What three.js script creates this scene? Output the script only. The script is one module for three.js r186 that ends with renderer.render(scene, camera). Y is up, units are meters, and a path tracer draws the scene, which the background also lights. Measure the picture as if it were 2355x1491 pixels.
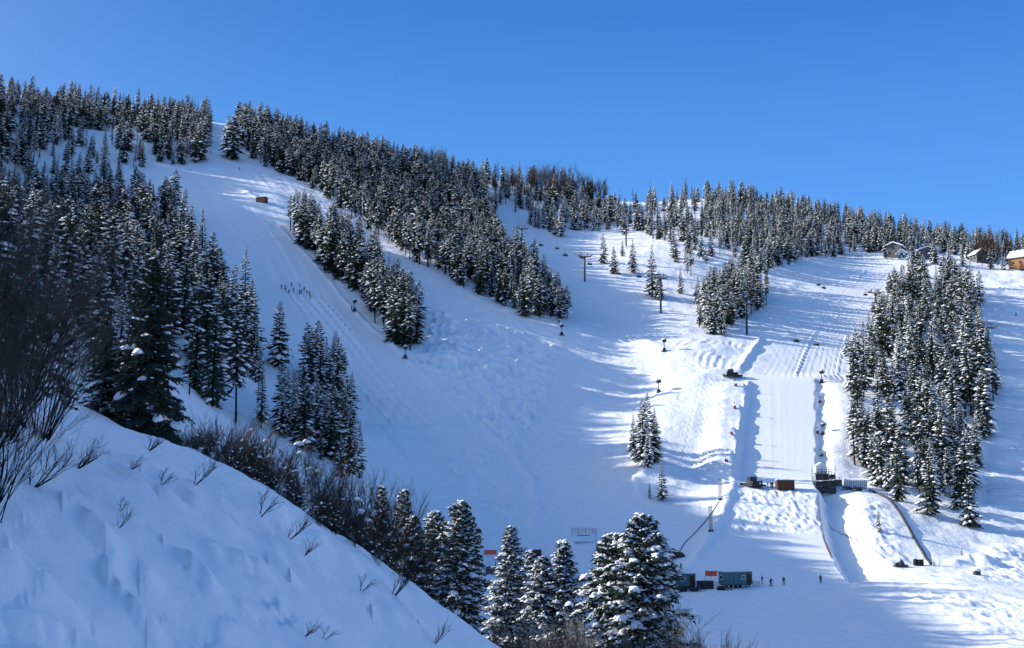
import * as THREE from 'three';
import { mergeGeometries } from 'three/addons/utils/BufferGeometryUtils.js';
import { MarchingCubes } from 'three/addons/objects/MarchingCubes.js';

// ---------------------------------------------------------------- camera, sky, sun, exposure
const clamp = (v, a, b) => v < a ? a : v > b ? b : v, lerp = (a, b, t) => a + (b - a) * t;
const scene = new THREE.Scene();
const PITCH = THREE.MathUtils.degToRad(8), FOCAL = 2843, CX = 1177.5, CY = 745.5;
const camera = new THREE.PerspectiveCamera(2 * Math.atan(745.5 / FOCAL) * 180 / Math.PI, 1024 / 648, 0.3, 6000);
camera.position.set(0, 0, 0);
camera.rotation.set(PITCH, 0, 0);
scene.add(camera);

const SUN_ELEVATION = THREE.MathUtils.degToRad(24.5), SUN_BACK = THREE.MathUtils.degToRad(12);
const sunDir = new THREE.Vector3(-Math.cos(SUN_ELEVATION) * Math.cos(SUN_BACK), Math.sin(SUN_ELEVATION), -Math.cos(SUN_ELEVATION) * Math.sin(SUN_BACK));
function makeSky() {                       // a clear winter sky: deep blue overhead, paler to the horizon, a little brighter round the sun
  const W = 512, H = 256, data = new Float32Array(W * H * 4);
  // colour by elevation: pale at the horizon, soon deep blue, even overhead
  const KEYS = [[-90, 0.42, 0.48, 0.56], [0, 0.50, 0.58, 0.70], [6, 0.22, 0.38, 0.68], [12, 0.082, 0.265, 0.66], [22, 0.032, 0.155, 0.47], [34, 0.036, 0.140, 0.385], [90, 0.046, 0.132, 0.31]], white = [1, 0.94, 0.82];
  for (let j = 0; j < H; j++) for (let i = 0; i < W; i++) {
    const el = ((j + 0.5) / H - 0.5) * Math.PI, az = ((i + 0.5) / W - 0.5) * 2 * Math.PI, deg = el * 180 / Math.PI;
    const dx = Math.cos(el) * Math.cos(az), dy = Math.sin(el), dz = Math.cos(el) * Math.sin(az);
    let k = 0; while (k < KEYS.length - 2 && deg > KEYS[k + 1][0]) k++;
    const t = clamp((deg - KEYS[k][0]) / (KEYS[k + 1][0] - KEYS[k][0]), 0, 1);
    const mu = Math.max(0, dx * sunDir.x + dy * sunDir.y + dz * sunDir.z), glow = 0.03 * mu * mu + 0.88 * Math.pow(mu, 7) + 1.2 * Math.pow(mu, 30);
    const o = (j * W + i) * 4;
    for (let c = 0; c < 3; c++) data[o + c] = lerp(KEYS[k][c + 1], KEYS[k + 1][c + 1], t) + white[c] * glow;
    data[o + 3] = 1;
  }
  const t = new THREE.DataTexture(data, W, H, THREE.RGBAFormat, THREE.FloatType);
  t.mapping = THREE.EquirectangularReflectionMapping;
  t.magFilter = t.minFilter = THREE.LinearFilter;
  t.wrapS = THREE.RepeatWrapping;
  t.needsUpdate = true;
  return t;
}
scene.background = makeSky();
scene.environment = scene.background;
const sun = new THREE.DirectionalLight(new THREE.Color(1, 0.945, 0.86), 5);
sun.position.copy(sunDir).multiplyScalar(900).add(new THREE.Vector3(0, 60, -450));
sun.target.position.set(0, 60, -450);
sun.castShadow = true;
sun.shadow.mapSize.set(4096, 4096);
Object.assign(sun.shadow.camera, { left: -600, right: 600, top: 500, bottom: -500, near: 1, far: 2200 });
scene.add(sun, sun.target);
const renderer = new THREE.WebGLRenderer({ antialias: true });
renderer.setSize(1024, 648);
renderer.shadowMap.enabled = true;
renderer.toneMapping = THREE.LinearToneMapping;
renderer.toneMappingExposure = 1.45;

// ---------------------------------------------------------------- small helpers
function rng(seed) { let s = seed >>> 0; return () => { s = (s + 0x6D2B79F5) | 0; let t = Math.imul(s ^ (s >>> 15), 1 | s); t = (t + Math.imul(t ^ (t >>> 7), 61 | t)) ^ t; return ((t ^ (t >>> 14)) >>> 0) / 4294967296; }; }
const smooth = (a, b, v) => { const t = clamp((v - a) / (b - a), 0, 1); return t * t * (3 - 2 * t); };
function hash2(i, j, k = 0) { let h = Math.imul(i, 374761393) + Math.imul(j, 668265263) + Math.imul(k, 974634777); h = Math.imul(h ^ (h >>> 13), 1274126177); return ((h ^ (h >>> 16)) >>> 0) / 4294967296; }
function noise(x, y, k = 0) {              // value noise, -1..1
  const i = Math.floor(x), j = Math.floor(y); let u = x - i, v = y - j; u = u * u * u * (u * (u * 6 - 15) + 10); v = v * v * v * (v * (v * 6 - 15) + 10);
  return lerp(lerp(hash2(i, j, k), hash2(i + 1, j, k), u), lerp(hash2(i, j + 1, k), hash2(i + 1, j + 1, k), u), v) * 2 - 1;
}
function fbm(x, y, n, k = 0) { let s = 0, a = 1, t = 0; for (let o = 0; o < n; o++) { s += a * noise(x, y, k + o * 7); t += a; a *= 0.5; const q = x * 1.74 - y * 0.98; y = x * 0.98 + y * 1.74; x = q; } return s / t; }
function inPoly(x, z, p) { let c = false; for (let i = 0, j = p.length - 1; i < p.length; j = i++) { const a = p[i], b = p[j]; if ((a[1] > z) !== (b[1] > z) && x < (b[0] - a[0]) * (z - a[1]) / (b[1] - a[1]) + a[0]) c = !c; } return c; }
function polyDist(x, z, p) {               // signed distance: positive inside
  let d = 1e9; for (let i = 0, j = p.length - 1; i < p.length; j = i++) d = Math.min(d, segDist(x, z, p[j], p[i]));
  return inPoly(x, z, p) ? d : -d;
}
function segDist(x, z, a, b) { const vx = b[0] - a[0], vz = b[1] - a[1]; const t = clamp(((x - a[0]) * vx + (z - a[1]) * vz) / (vx * vx + vz * vz + 1e-9), 0, 1); return Math.hypot(x - a[0] - vx * t, z - a[1] - vz * t); }
const taken = new Map();
function numbered(n) { const k = taken.get(n) || 0; taken.set(n, k + 1); return k ? n + '_' + String(k).padStart(3, '0') : n; }

// ---------------------------------------------------------------- the lie of the land: heights surveyed or, where unseen, shaped at points, one smooth surface through them
const CT = Math.cos(PITCH), ST = Math.sin(PITCH);
function sight(px, py) { const u = (px - CX) / FOCAL, v = -(py - CY) / FOCAL; const x = u, y = v * CT + ST, f = CT - v * ST; return [x / f, y / f]; }   // per metre of forward distance
function P(px, py, d) { const [a, b] = sight(px, py); return [a * d, b * d, -d]; }
const SURVEY = [
  // valley floor and finish area
  [1755, 1345, 270], [1600, 1365, 262], [2100, 1410, 228], [2355, 1400, 235], [1900, 1440, 212], [2355, 1491, 190], [2000, 1491, 182], [1700, 1491, 170],
  [1150, 1320, 300], [1300, 1300, 300], [1450, 1290, 300], [1600, 1285, 298], [1750, 1305, 285], [1900, 1322, 276], [2050, 1308, 285], [2200, 1335, 268], [2355, 1355, 266],
  // right bank
  [2050, 1170, 325], [1960, 1210, 312], [2250, 1255, 308], [2320, 1180, 335], [2350, 1000, 402], [2340, 800, 505], [2310, 680, 600], [2355, 620, 655],
  [2170, 1235, 310], [2050, 1130, 345], [1960, 1090, 362], [2100, 900, 425], [2020, 980, 395], [2150, 700, 570], [2200, 612, 660],
  // aerials hill
  [1800, 1097, 356], [1800, 985, 393], [1800, 875, 432], [1600, 1080, 362], [1600, 870, 434], [1560, 980, 392], [1480, 1070, 356], [1500, 1150, 335], [1440, 1090, 352],
  [1780, 1124, 340], [1780, 1180, 321], [1780, 1250, 304], [1660, 1128, 340], [1640, 1240, 306], [1700, 1118, 346], [1860, 1118, 346], [1860, 1124, 340], [1930, 1112, 350], [1910, 980, 395], [1930, 880, 436],
  // gully
  [1350, 1150, 342], [1350, 1050, 378], [1300, 1210, 322], [1350, 980, 402], [1390, 880, 440], [1410, 800, 474], [1400, 740, 508], [1390, 680, 545], [1310, 600, 618], [1250, 540, 690], [1180, 505, 745],
  [1460, 900, 436],
  // above the jump
  [1620, 850, 444], [1740, 850, 446], [1600, 800, 465], [1530, 800, 468], [1500, 760, 488], [1800, 800, 472], [1850, 720, 540], [1900, 650, 612], [1950, 595, 690], [2050, 590, 694], [2280, 612, 668],
  [1700, 770, 484], [1750, 640, 602], [1600, 700, 535], [1560, 620, 592], [1650, 560, 655], [1850, 580, 692], [1500, 560, 655], [1400, 600, 606], [1430, 500, 785],
  [1700, 456, 850], [1550, 466, 842], [1470, 474, 850], [1850, 490, 850], [2000, 520, 860], [2150, 552, 870], [2300, 577, 880],
  [1200, 430, 850], [1300, 438, 860], [1100, 412, 850],
  [1700, 490, 960], [1550, 500, 960], [2000, 550, 960], [2300, 610, 980], [1200, 470, 960], [1430, 505, 960],
  // left mountain, mogul run and its flank
  [1050, 1180, 325], [950, 990, 372], [850, 965, 372], [1100, 1000, 376], [1200, 1050, 372], [1050, 1100, 345], [1150, 1200, 325], [1240, 960, 406],
  [680, 670, 482], [600, 460, 592], [500, 300, 742], [700, 800, 410], [560, 760, 402], [800, 830, 412],
  [930, 815, 426], [1100, 850, 424], [1200, 880, 426], [1000, 750, 462], [820, 650, 500], [720, 560, 545],
  [800, 500, 604], [950, 600, 548], [1130, 700, 500], [1290, 748, 484], [1050, 640, 528], [1000, 510, 660], [1100, 480, 745],
  [640, 850, 372], [600, 1000, 264], [800, 1090, 272], [900, 1200, 265], [450, 900, 250], [300, 860, 258],
  [400, 400, 640], [200, 300, 762], [250, 430, 602], [0, 450, 565], [200, 600, 432], [0, 700, 335], [300, 750, 335], [480, 560, 500], [430, 680, 410], [680, 410, 668],
  [50, 255, 790], [200, 252, 800], [350, 268, 800], [500, 284, 800], [650, 312, 800], [800, 352, 802], [950, 390, 812],
  [500, 330, 910], [800, 400, 910], [50, 300, 910], [200, 310, 910],
  // foreground bank
  ...[[0, 1491], [300, 1491], [600, 1491], [850, 1491], [1000, 1491], [1090, 1489], [0, 1300], [250, 1300], [500, 1300], [750, 1380], [0, 1120], [250, 1120], [450, 1150], [650, 1250], [850, 1380], [300, 1400]].map(([a, b]) => { const [u, v] = sight(a, b); return [a, b, -10.4 / (v + 0.756 * u - 0.087)]; }),
  [0, 985, 32], [200, 985, 40], [450, 1022, 46], [600, 1135, 48], [750, 1215, 50], [900, 1325, 50], [1000, 1412, 49], [1100, 1491, 47],
  [350, 992, 60], [200, 962, 58], [0, 935, 50],
].map(a => P(...a));
const HIDDEN = [ // x, y, z : unseen ground under trees or camera; left ridges raised or lowered to shape shadows
  [0, -10.4, 0], [-14, 0.2, 0], [6, -14, 4], [14, -17, -12], [12, -14.5, -40], [22, -15, -68], [3, -9.5, -62], [-2, -13.5, -98], [8, -15, -108], [-8, -9, -75], [-20, -2.5, -80], [-14, -13, -115], [30, -17, -120], [60, -20, -120], [110, -22, -120],
  [-35, -4, -120], [-55, 2, -170], [-25, -14, -170], [0, -19, -190], [-60, 8, -220], [-30, -8, -225], [30, -20, -200],
  [-40, 21, -45], [-40, 19, -10], [-80, 35, -50], [-80, 40, 40], [-120, 40, -120], [-80, 25, -112], [-38, 6, -90], [-180, 60, -140], [-110, 50, -235], [-75, 32, -240], [-88, 44, -292], [-78, 36, -288], [-300, 108, -185], [-300, 100, 0], [-300, 150, -400], [-260, 170, -560],
  [-420, 200, -300], [-450, 240, -600], [-400, 199.5, -335], [-405, 195.5, -285], [-368, 196, -458], [-386, 199.5, -418], [-330, 232, -622], [-325, 238, -672], [-400, 245, -800], [-500, 150, 0], [-400, 145, -165], [-400, 187, -252], [-420, 215, -1000], [-650, 230, -500], [-650, 200, -1100], [-650, 180, 100],
  [0, -13, 40], [60, -24, 60], [120, -25, 0], [40, -21, -30], [200, -24, -80], [-60, 15, 120], [300, -22, 100], [300, -20, -150], [330, -5, -300], [400, 60, -500], [430, 130, -700], [560, 130, -900], [600, 40, -300], [600, 0, 100], [300, -22, 250], [-300, 100, 250], [0, -10, 250],
  [0, 185, -1150], [300, 160, -1150], [-200, 190, -1150], [650, 110, -1250],
];
const LX0 = -700, LZ0 = -1300, LC = 5, LNX = 281, LNZ = 311;
const baseGrid = (() => {
  const pts = [...SURVEY.map(p => [p[0], p[2], p[1]]), ...HIDDEN.map(p => [p[0], p[2], p[1]])].map(p => [p[0] / 100, p[1] / 100, p[2]]);
  const n = pts.length, m = n + 3, A = [], phi = r2 => r2 < 1e-12 ? 0 : 0.5 * r2 * Math.log(r2);
  for (let i = 0; i < n; i++) { const row = new Float64Array(m + 1); for (let j = 0; j < n; j++) row[j] = phi((pts[i][0] - pts[j][0]) ** 2 + (pts[i][1] - pts[j][1]) ** 2); row[i] += 0.0006; row[n] = 1; row[n + 1] = pts[i][0]; row[n + 2] = pts[i][1]; row[m] = pts[i][2]; A.push(row); }
  for (let k = 0; k < 3; k++) { const row = new Float64Array(m + 1); for (let j = 0; j < n; j++) row[j] = k === 0 ? 1 : pts[j][k - 1]; A.push(row); }
  for (let c = 0; c < m; c++) {
    let p = c; for (let r = c + 1; r < m; r++) if (Math.abs(A[r][c]) > Math.abs(A[p][c])) p = r;
    [A[c], A[p]] = [A[p], A[c]];
    for (let r = c + 1; r < m; r++) { const f = A[r][c] / A[c][c]; if (f) for (let k = c; k <= m; k++) A[r][k] -= f * A[c][k]; }
  }
  const w = new Float64Array(m); for (let r = m - 1; r >= 0; r--) { let s = A[r][m]; for (let k = r + 1; k < m; k++) s -= A[r][k] * w[k]; w[r] = s / A[r][r]; }
  const px = Float64Array.from(pts, p => p[0]), pz = Float64Array.from(pts, p => p[1]);
  const g = new Float32Array(LNX * LNZ);
  for (let j = 0; j < LNZ; j++) for (let i = 0; i < LNX; i++) {
    const x = (LX0 + i * LC) / 100, z = (LZ0 + j * LC) / 100; let s = w[n] + w[n + 1] * x + w[n + 2] * z;
    for (let k = 0; k < n; k++) { const dx = x - px[k], dz = z - pz[k], r2 = dx * dx + dz * dz; if (r2 > 1e-12) s += w[k] * 0.5 * r2 * Math.log(r2); }
    g[j * LNX + i] = s;
  }
  return g;
})();
const cub = (a, b, c, d, t) => b + 0.5 * t * (c - a + t * (2 * a - 5 * b + 4 * c - d + t * (3 * (b - c) + d - a)));
function baseHeight(x, z) {
  const fx = clamp((x - LX0) / LC, 1, LNX - 2.001), fz = clamp((z - LZ0) / LC, 1, LNZ - 2.001), i = Math.floor(fx), j = Math.floor(fz), u = fx - i, v = fz - j;
  const q = (jj) => { const o = jj * LNX + i; return cub(baseGrid[o - 1], baseGrid[o], baseGrid[o + 1], baseGrid[o + 2], u); };
  return cub(q(j - 1), q(j), q(j + 1), q(j + 2), v);
}
function ground(px, py, near = 4, far = 1000, h = baseHeight) {   // where a line of sight first meets the land
  const [a, b] = sight(px, py); let d = near, step;
  for (; d < far; d += step) { step = Math.max(0.15, d * 0.004); if (b * d < h(a * d, -d)) { let lo = d - step, hi = d; for (let k = 0; k < 18; k++) { const m = (lo + hi) / 2; if (b * m < h(a * m, -m)) hi = m; else lo = m; } return [a * hi, -hi]; } }
  return null;
}
// ---------------------------------------------------------------- worked snow: benches, banks, moguls, groomed lanes, drifts
const G = (px, py, near = 150) => { for (let k = 0; k < 12; k++) { const g = ground(px, py + k * 4, near, 1150); if (g) return g; } return null; };
const line = (pts, near) => pts.map(([a, b]) => G(a, b, near));
const box = (pts, m) => { let b = [1e9, 1e9, -1e9, -1e9]; for (const [x, z] of pts) b = [Math.min(b[0], x - m), Math.min(b[1], z - m), Math.max(b[2], x + m), Math.max(b[3], z + m)]; return b; };
const FEATURES = [], bell = v => Math.exp(-v * v);
const feature = (pts, m, fn) => FEATURES.push({ b: box(pts, m), fn });
function lineAt(pts, z) {                   // x of a line that runs away from the camera, at depth z
  for (let i = 0; i < pts.length - 1; i++) { const a = pts[i], b = pts[i + 1]; if ((z <= a[1] && z >= b[1]) || (z >= a[1] && z <= b[1])) return lerp(a[0], b[0], (z - a[1]) / (b[1] - a[1] || 1e-6)); }
  const e = Math.abs(z - pts[0][1]) < Math.abs(z - pts[pts.length - 1][1]) ? pts[0] : pts[pts.length - 1]; return e[0];
}
function ridge(px, width, amp, near) {      // a lip or groove along a line
  const p = line(px, near); feature(p, width * 3, (x, z, h) => { let d = 1e9; for (let i = 0; i < p.length - 1; i++) d = Math.min(d, segDist(x, z, p[i], p[i + 1])); return h + amp * bell(d / width) * (0.75 + 0.35 * noise(x / 4, z / 4, 5)); });
}
function step(px, width, drop, fade = 8) {        // ground right of the line (seen along it) lies lower and comes back after a while
  const p = line(px); feature(p, fade + width, (x, z, h) => {
    let best = 1e9, side = 1; for (let i = 0; i < p.length - 1; i++) { const d = segDist(x, z, p[i], p[i + 1]); if (d < best) { best = d; side = Math.sign((p[i + 1][0] - p[i][0]) * (z - p[i][1]) - (p[i + 1][1] - p[i][1]) * (x - p[i][0])); } }
    const d = best * side + 0.5 * noise(x / 3, z / 3, 8); return d < 0 ? h : h - drop * smooth(0, width, d) * (1 - smooth(width, fade, d));
  });
}
// rough powder everywhere outside the groomed runs
const GROOMED = [[[1515, 890], [1600, 870], [1672, 868], [1640, 1085], [1530, 1080]], [[1640, 878], [1930, 878], [1895, 1100], [1640, 1100]], [[1740, 865], [1930, 865], [1960, 760], [2110, 600], [1950, 592], [1850, 690]], [[1330, 780], [1560, 780], [1420, 1100], [1300, 1300], [1700, 1380], [1950, 1340], [1650, 1250], [1480, 1180], [1420, 1050], [1500, 850], [1500, 640], [1260, 530], [1180, 505], [1250, 600], [1330, 700]], [[500, 310], [470, 330], [410, 400], [480, 560], [600, 700], [830, 960], [930, 990], [1110, 985], [930, 830], [760, 640], [640, 500], [600, 400]]].map(p => line(p));
function groomedness(x, z) { let g = 0; for (const p of GROOMED) { g = Math.max(g, smooth(-5, 4, polyDist(x, z, p))); if (g > 0.99) break; } return g; }
const gromGrid = (() => { const C = 4, x0 = -400, z0 = -900, nx = 220, nz = 230, g = new Float32Array(nx * nz); for (let j = 0; j < nz; j++) for (let i = 0; i < nx; i++) g[j * nx + i] = groomedness(x0 + i * C, z0 + j * C); return (x, z) => { const fx = clamp((x - x0) / C, 0, nx - 1.01), fz = clamp((z - z0) / C, 0, nz - 1.01), i = Math.floor(fx), j = Math.floor(fz), u = fx - i, v = fz - j, o = j * nx + i; return lerp(lerp(g[o], g[o + 1], u), lerp(g[o + nx], g[o + nx + 1], u), v); }; })();
FEATURES.push({ b: [-700, -1300, 700, -140], fn: (x, z, h) => { const w = 1 - 0.93 * gromGrid(x, z); return h + w * (0.7 * fbm(x / 16, z / 16, 3, 1) + 0.30 * fbm(x / 4.2, z / 4.2, 3, 2)) + (1 - w) * (0.10 * fbm(x / 9, z / 14, 2, 3) + 0.045 * noise(x / 1.5, z / 5, 4)); } });
// aerials hill: finish flat, landing, deck, in-run
{
  const prof = [[286, 1310], [300, 1262], [319, 1190], [333, 1136], [336.5, 1126], [339, 1121], [354, 1101], [360, 1084], [393, 984], [432, 876], [436, 868], [448, 850]].map(([d, r]) => [d, sight(1800, r)[1] * d]);
  const py = d => { for (let i = 0; i < prof.length - 1; i++) if (d <= prof[i + 1][0]) { return lerp(prof[i][1], prof[i + 1][1], clamp((d - prof[i][0]) / (prof[i + 1][0] - prof[i][0]), 0, 1)); } return prof[prof.length - 1][1]; };
  const soft = d => (py(d - 1.2) + 2 * py(d) + py(d + 1.2)) / 4;
  const area = line([[1640, 1290], [1672, 1128], [1650, 1100], [1660, 868], [1900, 868], [1905, 1110], [1890, 1140], [1935, 1300]]);
  feature(area, 14, (x, z, h) => lerp(h, soft(-z), smooth(-9, 3, polyDist(x, z, area)) * smooth(286, 296, -z) * smooth(448, 440, -z)));
  // in-run: wall with benches on its left, trough on its right
  const e1 = line([[1683, 1108], [1700, 1000], [1722, 876]]), e2 = line([[1700, 1108], [1715, 1000], [1729, 876]]), zA = e1[0][1], zB = e1[2][1];
  const benchLeft = line([[1632, 1108], [1655, 1000], [1672, 868]]);
  feature([...e1, ...benchLeft], 12, (x, z, h) => {
    if (z > zA + 6 || z < zB - 3) return h;
    const t = clamp((z - zA) / (zB - zA), 0, 1), H = lerp(3.1, 1.5, Math.pow(t, 0.7)) * smooth(zA + 6, zA - 4, z) * smooth(zB - 3, zB + 3, z);
    const q = t * 4.1 + 0.15, fr = q - Math.floor(q), bump = 0.84 + 0.24 * (fr < 0.55 ? Math.sin(fr / 0.55 * Math.PI) : 0) + 0.07 * noise(z / 1.6, 3, 4);
    const xa = lineAt(e1, z) + 0.15 * noise(z / 2.2, 1, 4), xb = lineAt(e2, z) + 0.3, xl = lineAt(benchLeft, z), stepUp = (fr - 0.5) * 1.5;
    if (x > xb) return h;
    const inside = smooth(xl - 7, xl + 1.5, x), rough = 0.2 * fbm(x / 2.2, z / 2.2, 3, 9);
    return h + H * bump * (x < xa ? 1 : (xb - x) / (xb - xa)) * inside + (x < xa ? (stepUp + rough) * inside * smooth(xa, xa - 1.2, x) : 0);
  });
  const r1 = line([[1878, 1104], [1876, 1000], [1873, 876]]);
  feature(r1, 22, (x, z, h) => { const d = x - lineAt(r1, z) - 0.5 * noise(z / 3, 2, 6), t = (z - r1[0][1]) / (r1[2][1] - r1[0][1]); if (d < 0 || t < 0 || t > 1) return h; const q = t * 3.6, fr = q - Math.floor(q), D = (0.5 + 1.3 * fr) * smooth(0, 0.06, t) * smooth(1, 0.94, t); return h - D * smooth(0, 1.3, d) * (1 - smooth(2.2, 5.5, d)) + 0.9 * smooth(3, 9, d) * (1 - smooth(10, 20, d)) * smooth(0, 0.1, t) * smooth(1, 0.9, t); });
  // low lanes of the in-run and its neighbours
  for (const [L, Rr, n, a] of [[[[1742, 1100], [1737, 876]], [[1872, 1100], [1870, 876]], 6, 0.02], [[[1545, 1080], [1605, 868]], [[1632, 1080], [1668, 868]], 12, 0.10], [[[1700, 862], [1745, 790]], [[1745, 862], [1785, 790]], 5, 0.05]]) {
    const l = line(L), r = line(Rr); feature([...l, ...r], 2, (x, z, h) => { const xl = lineAt(l, z), xr = lineAt(r, z), u = (x - xl) / (xr - xl); if (u < 0 || u > 1 || z > l[0][1] || z < l[l.length - 1][1]) return h; const q = u * n + 0.8 * noise(u * 3, 1, 9), f = q - Math.floor(q); return h + a * (0.4 + 1.2 * hash2(Math.floor(q), 8)) * (bell((f - 0.5) / 0.10) + 0.4 * noise(q * 3, z / 60, 3)); });
  }
  // landing hill: chopped snow, a lip on its left, a steep cut side on its right
  const land = line([[1700, 1135], [1868, 1132], [1895, 1225], [1680, 1225]]);
  feature(land, 3, (x, z, h) => { const m = smooth(-1, 2, polyDist(x, z, land)); return m ? h + m * (0.40 * fbm(x / 1.15, z / 1.35, 2, 21)) : h; });
  ridge([[1688, 1126], [1660, 1190], [1625, 1262], [1600, 1295]], 1.5, 1.3);
  step([[1935, 1316], [1900, 1250], [1882, 1190], [1877, 1128]], 3.0, 4.5, 13);
  const rub = line([[1890, 1150], [2040, 1150], [2120, 1300], [1950, 1308]]);
  feature(rub, 3, (x, z, h) => { const m = smooth(-1, 5, polyDist(x, z, rub)); return m ? h + m * (0.9 * Math.abs(fbm(x / 5, z / 5, 3, 31)) + 0.25 * fbm(x / 1.6, z / 1.6, 2, 32)) : h; });
}
// groomed stripes running up the right hand run
{
  const l = line([[1745, 864], [1795, 790], [1880, 690], [1930, 630], [1965, 598]]), r = line([[1935, 864], [1945, 790], [1990, 700], [2060, 630], [2105, 600]]);
  feature([...l, ...r], 2, (x, z, h) => { const xl = lineAt(l, z), xr = lineAt(r, z), u = (x - xl) / (xr - xl); if (u < 0 || u > 1 || z > l[0][1] || z < l[l.length - 1][1]) return h; const q = u * 13 + 0.35 * noise(z / 45, u * 4, 3), i = Math.floor(q), f = q - i, a = (0.14 + 0.36 * hash2(i, 5)) * (0.65 + 0.5 * noise(z / 30, i * 3.1, 7)); return h + a * (bell((f - 0.45) / 0.13) - 0.5 * bell((f - 0.72) / 0.10)); });
}
// mogul lane, natural bumps beside it, knuckle and the landing below it
{
  // scraped lines down the fall of the shaded runs
  const fa = G(600, 460), fb = G(950, 990), fl = Math.hypot(fb[0] - fa[0], fb[1] - fa[1]), fx = (fb[0] - fa[0]) / fl, fz = (fb[1] - fa[1]) / fl, runs = line([[430, 400], [480, 560], [600, 700], [830, 960], [1000, 1180], [1200, 1230], [1230, 1100], [1110, 985], [1280, 800], [1240, 745], [1050, 665], [850, 545], [660, 420], [560, 380]]);
  feature(runs, 3, (x, z, h) => { const m = smooth(-2, 5, polyDist(x, z, runs)); if (!m) return h; const s = x * fx + z * fz, t = -x * fz + z * fx; return h + m * (0.13 * noise(t / 1.7, s / 38, 45) + 0.20 * noise(t / 5, s / 60, 46) + 0.10 * fbm(x / 3, z / 3, 2, 47)); });
  const moguls = (a, b, halfW, px) => { const p = line(px); feature(p, halfW + 2, (x, z, h) => { let best = 1e9, s = 0, acc = 0, side = 0; for (let i = 0; i < p.length - 1; i++) { const vx = p[i + 1][0] - p[i][0], vz = p[i + 1][1] - p[i][1], L = Math.hypot(vx, vz), t = clamp(((x - p[i][0]) * vx + (z - p[i][1]) * vz) / (L * L), 0, 1), d = Math.hypot(x - p[i][0] - vx * t, z - p[i][1] - vz * t); if (d < best) { best = d; s = acc + L * t; side = ((x - p[i][0]) * vz - (z - p[i][1]) * vx) / L; } acc += L; } const m = smooth(halfW + 1.5, halfW - 1, best) * smooth(0, 5, s) * smooth(acc, acc - 5, s); if (!m) return h; const q = side / a, row = Math.floor(q + 40), w = s / b + (row % 2) * 0.5 + 0.12 * noise(s / 5, row, 2); return h + m * 1.35 * (Math.pow(Math.abs(Math.sin(w * Math.PI)), 0.8) * (0.6 + 0.4 * Math.cos((q - Math.round(q)) * 2 * Math.PI)) - 0.35); }); };
  moguls(3.4, 6.2, 7.5, [[690, 672], [760, 760], [830, 850], [900, 930], [960, 978]]);
  const nat = line([[975, 700], [1080, 735], [1200, 765], [1285, 800], [1270, 900], [1225, 1000], [1190, 1060], [1130, 990], [1020, 900], [960, 830]]);
  feature(nat, 4, (x, z, h) => { const m = smooth(-3, 6, polyDist(x, z, nat)); if (!m) return h; const n1 = noise(x / 3.4, z / 3.4, 41), n2 = noise(x / 3.1 + 9, z / 3.9, 42); return h + m * (2.3 * (1 - Math.abs(n1) - Math.abs(n2)) + 0.3 * noise(x / 1.6, z / 1.6, 43)); });
  const nat2 = line([[1010, 1010], [1120, 1010], [1180, 1120], [1210, 1220], [1120, 1240], [1040, 1130]]);
  feature(nat2, 4, (x, z, h) => { const m = smooth(-3, 6, polyDist(x, z, nat2)); return m ? h + m * 1.1 * (1 - Math.abs(noise(x / 3, z / 3, 44)) * 2) : h; });
  ridge([[820, 962], [930, 989], [1110, 986]], 2.2, 0.9); step([[1112, 987], [930, 991], [815, 966]], 2.4, 1.5, 14);
  ridge([[640, 520], [760, 650], [860, 760], [960, 850], [1110, 986]], 1.0, 0.75);
  ridge([[1110, 986], [1180, 1050], [1225, 1110], [1238, 1180], [1230, 1215]], 1.6, 1.1); ridge([[590, 660], [700, 800], [830, 962]], 1.3, 0.6);
  ridge([[830, 1010], [900, 1080], [960, 1140], [1010, 1200]], 1.5, 0.6);
  ridge([[405, 462], [500, 466], [600, 470], [625, 468]], 1.6, 0.9); ridge([[520, 425], [560, 440], [600, 462]], 1.6, 1.3); ridge([[490, 548], [600, 552], [650, 545]], 1.5, 0.6);
}
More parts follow.
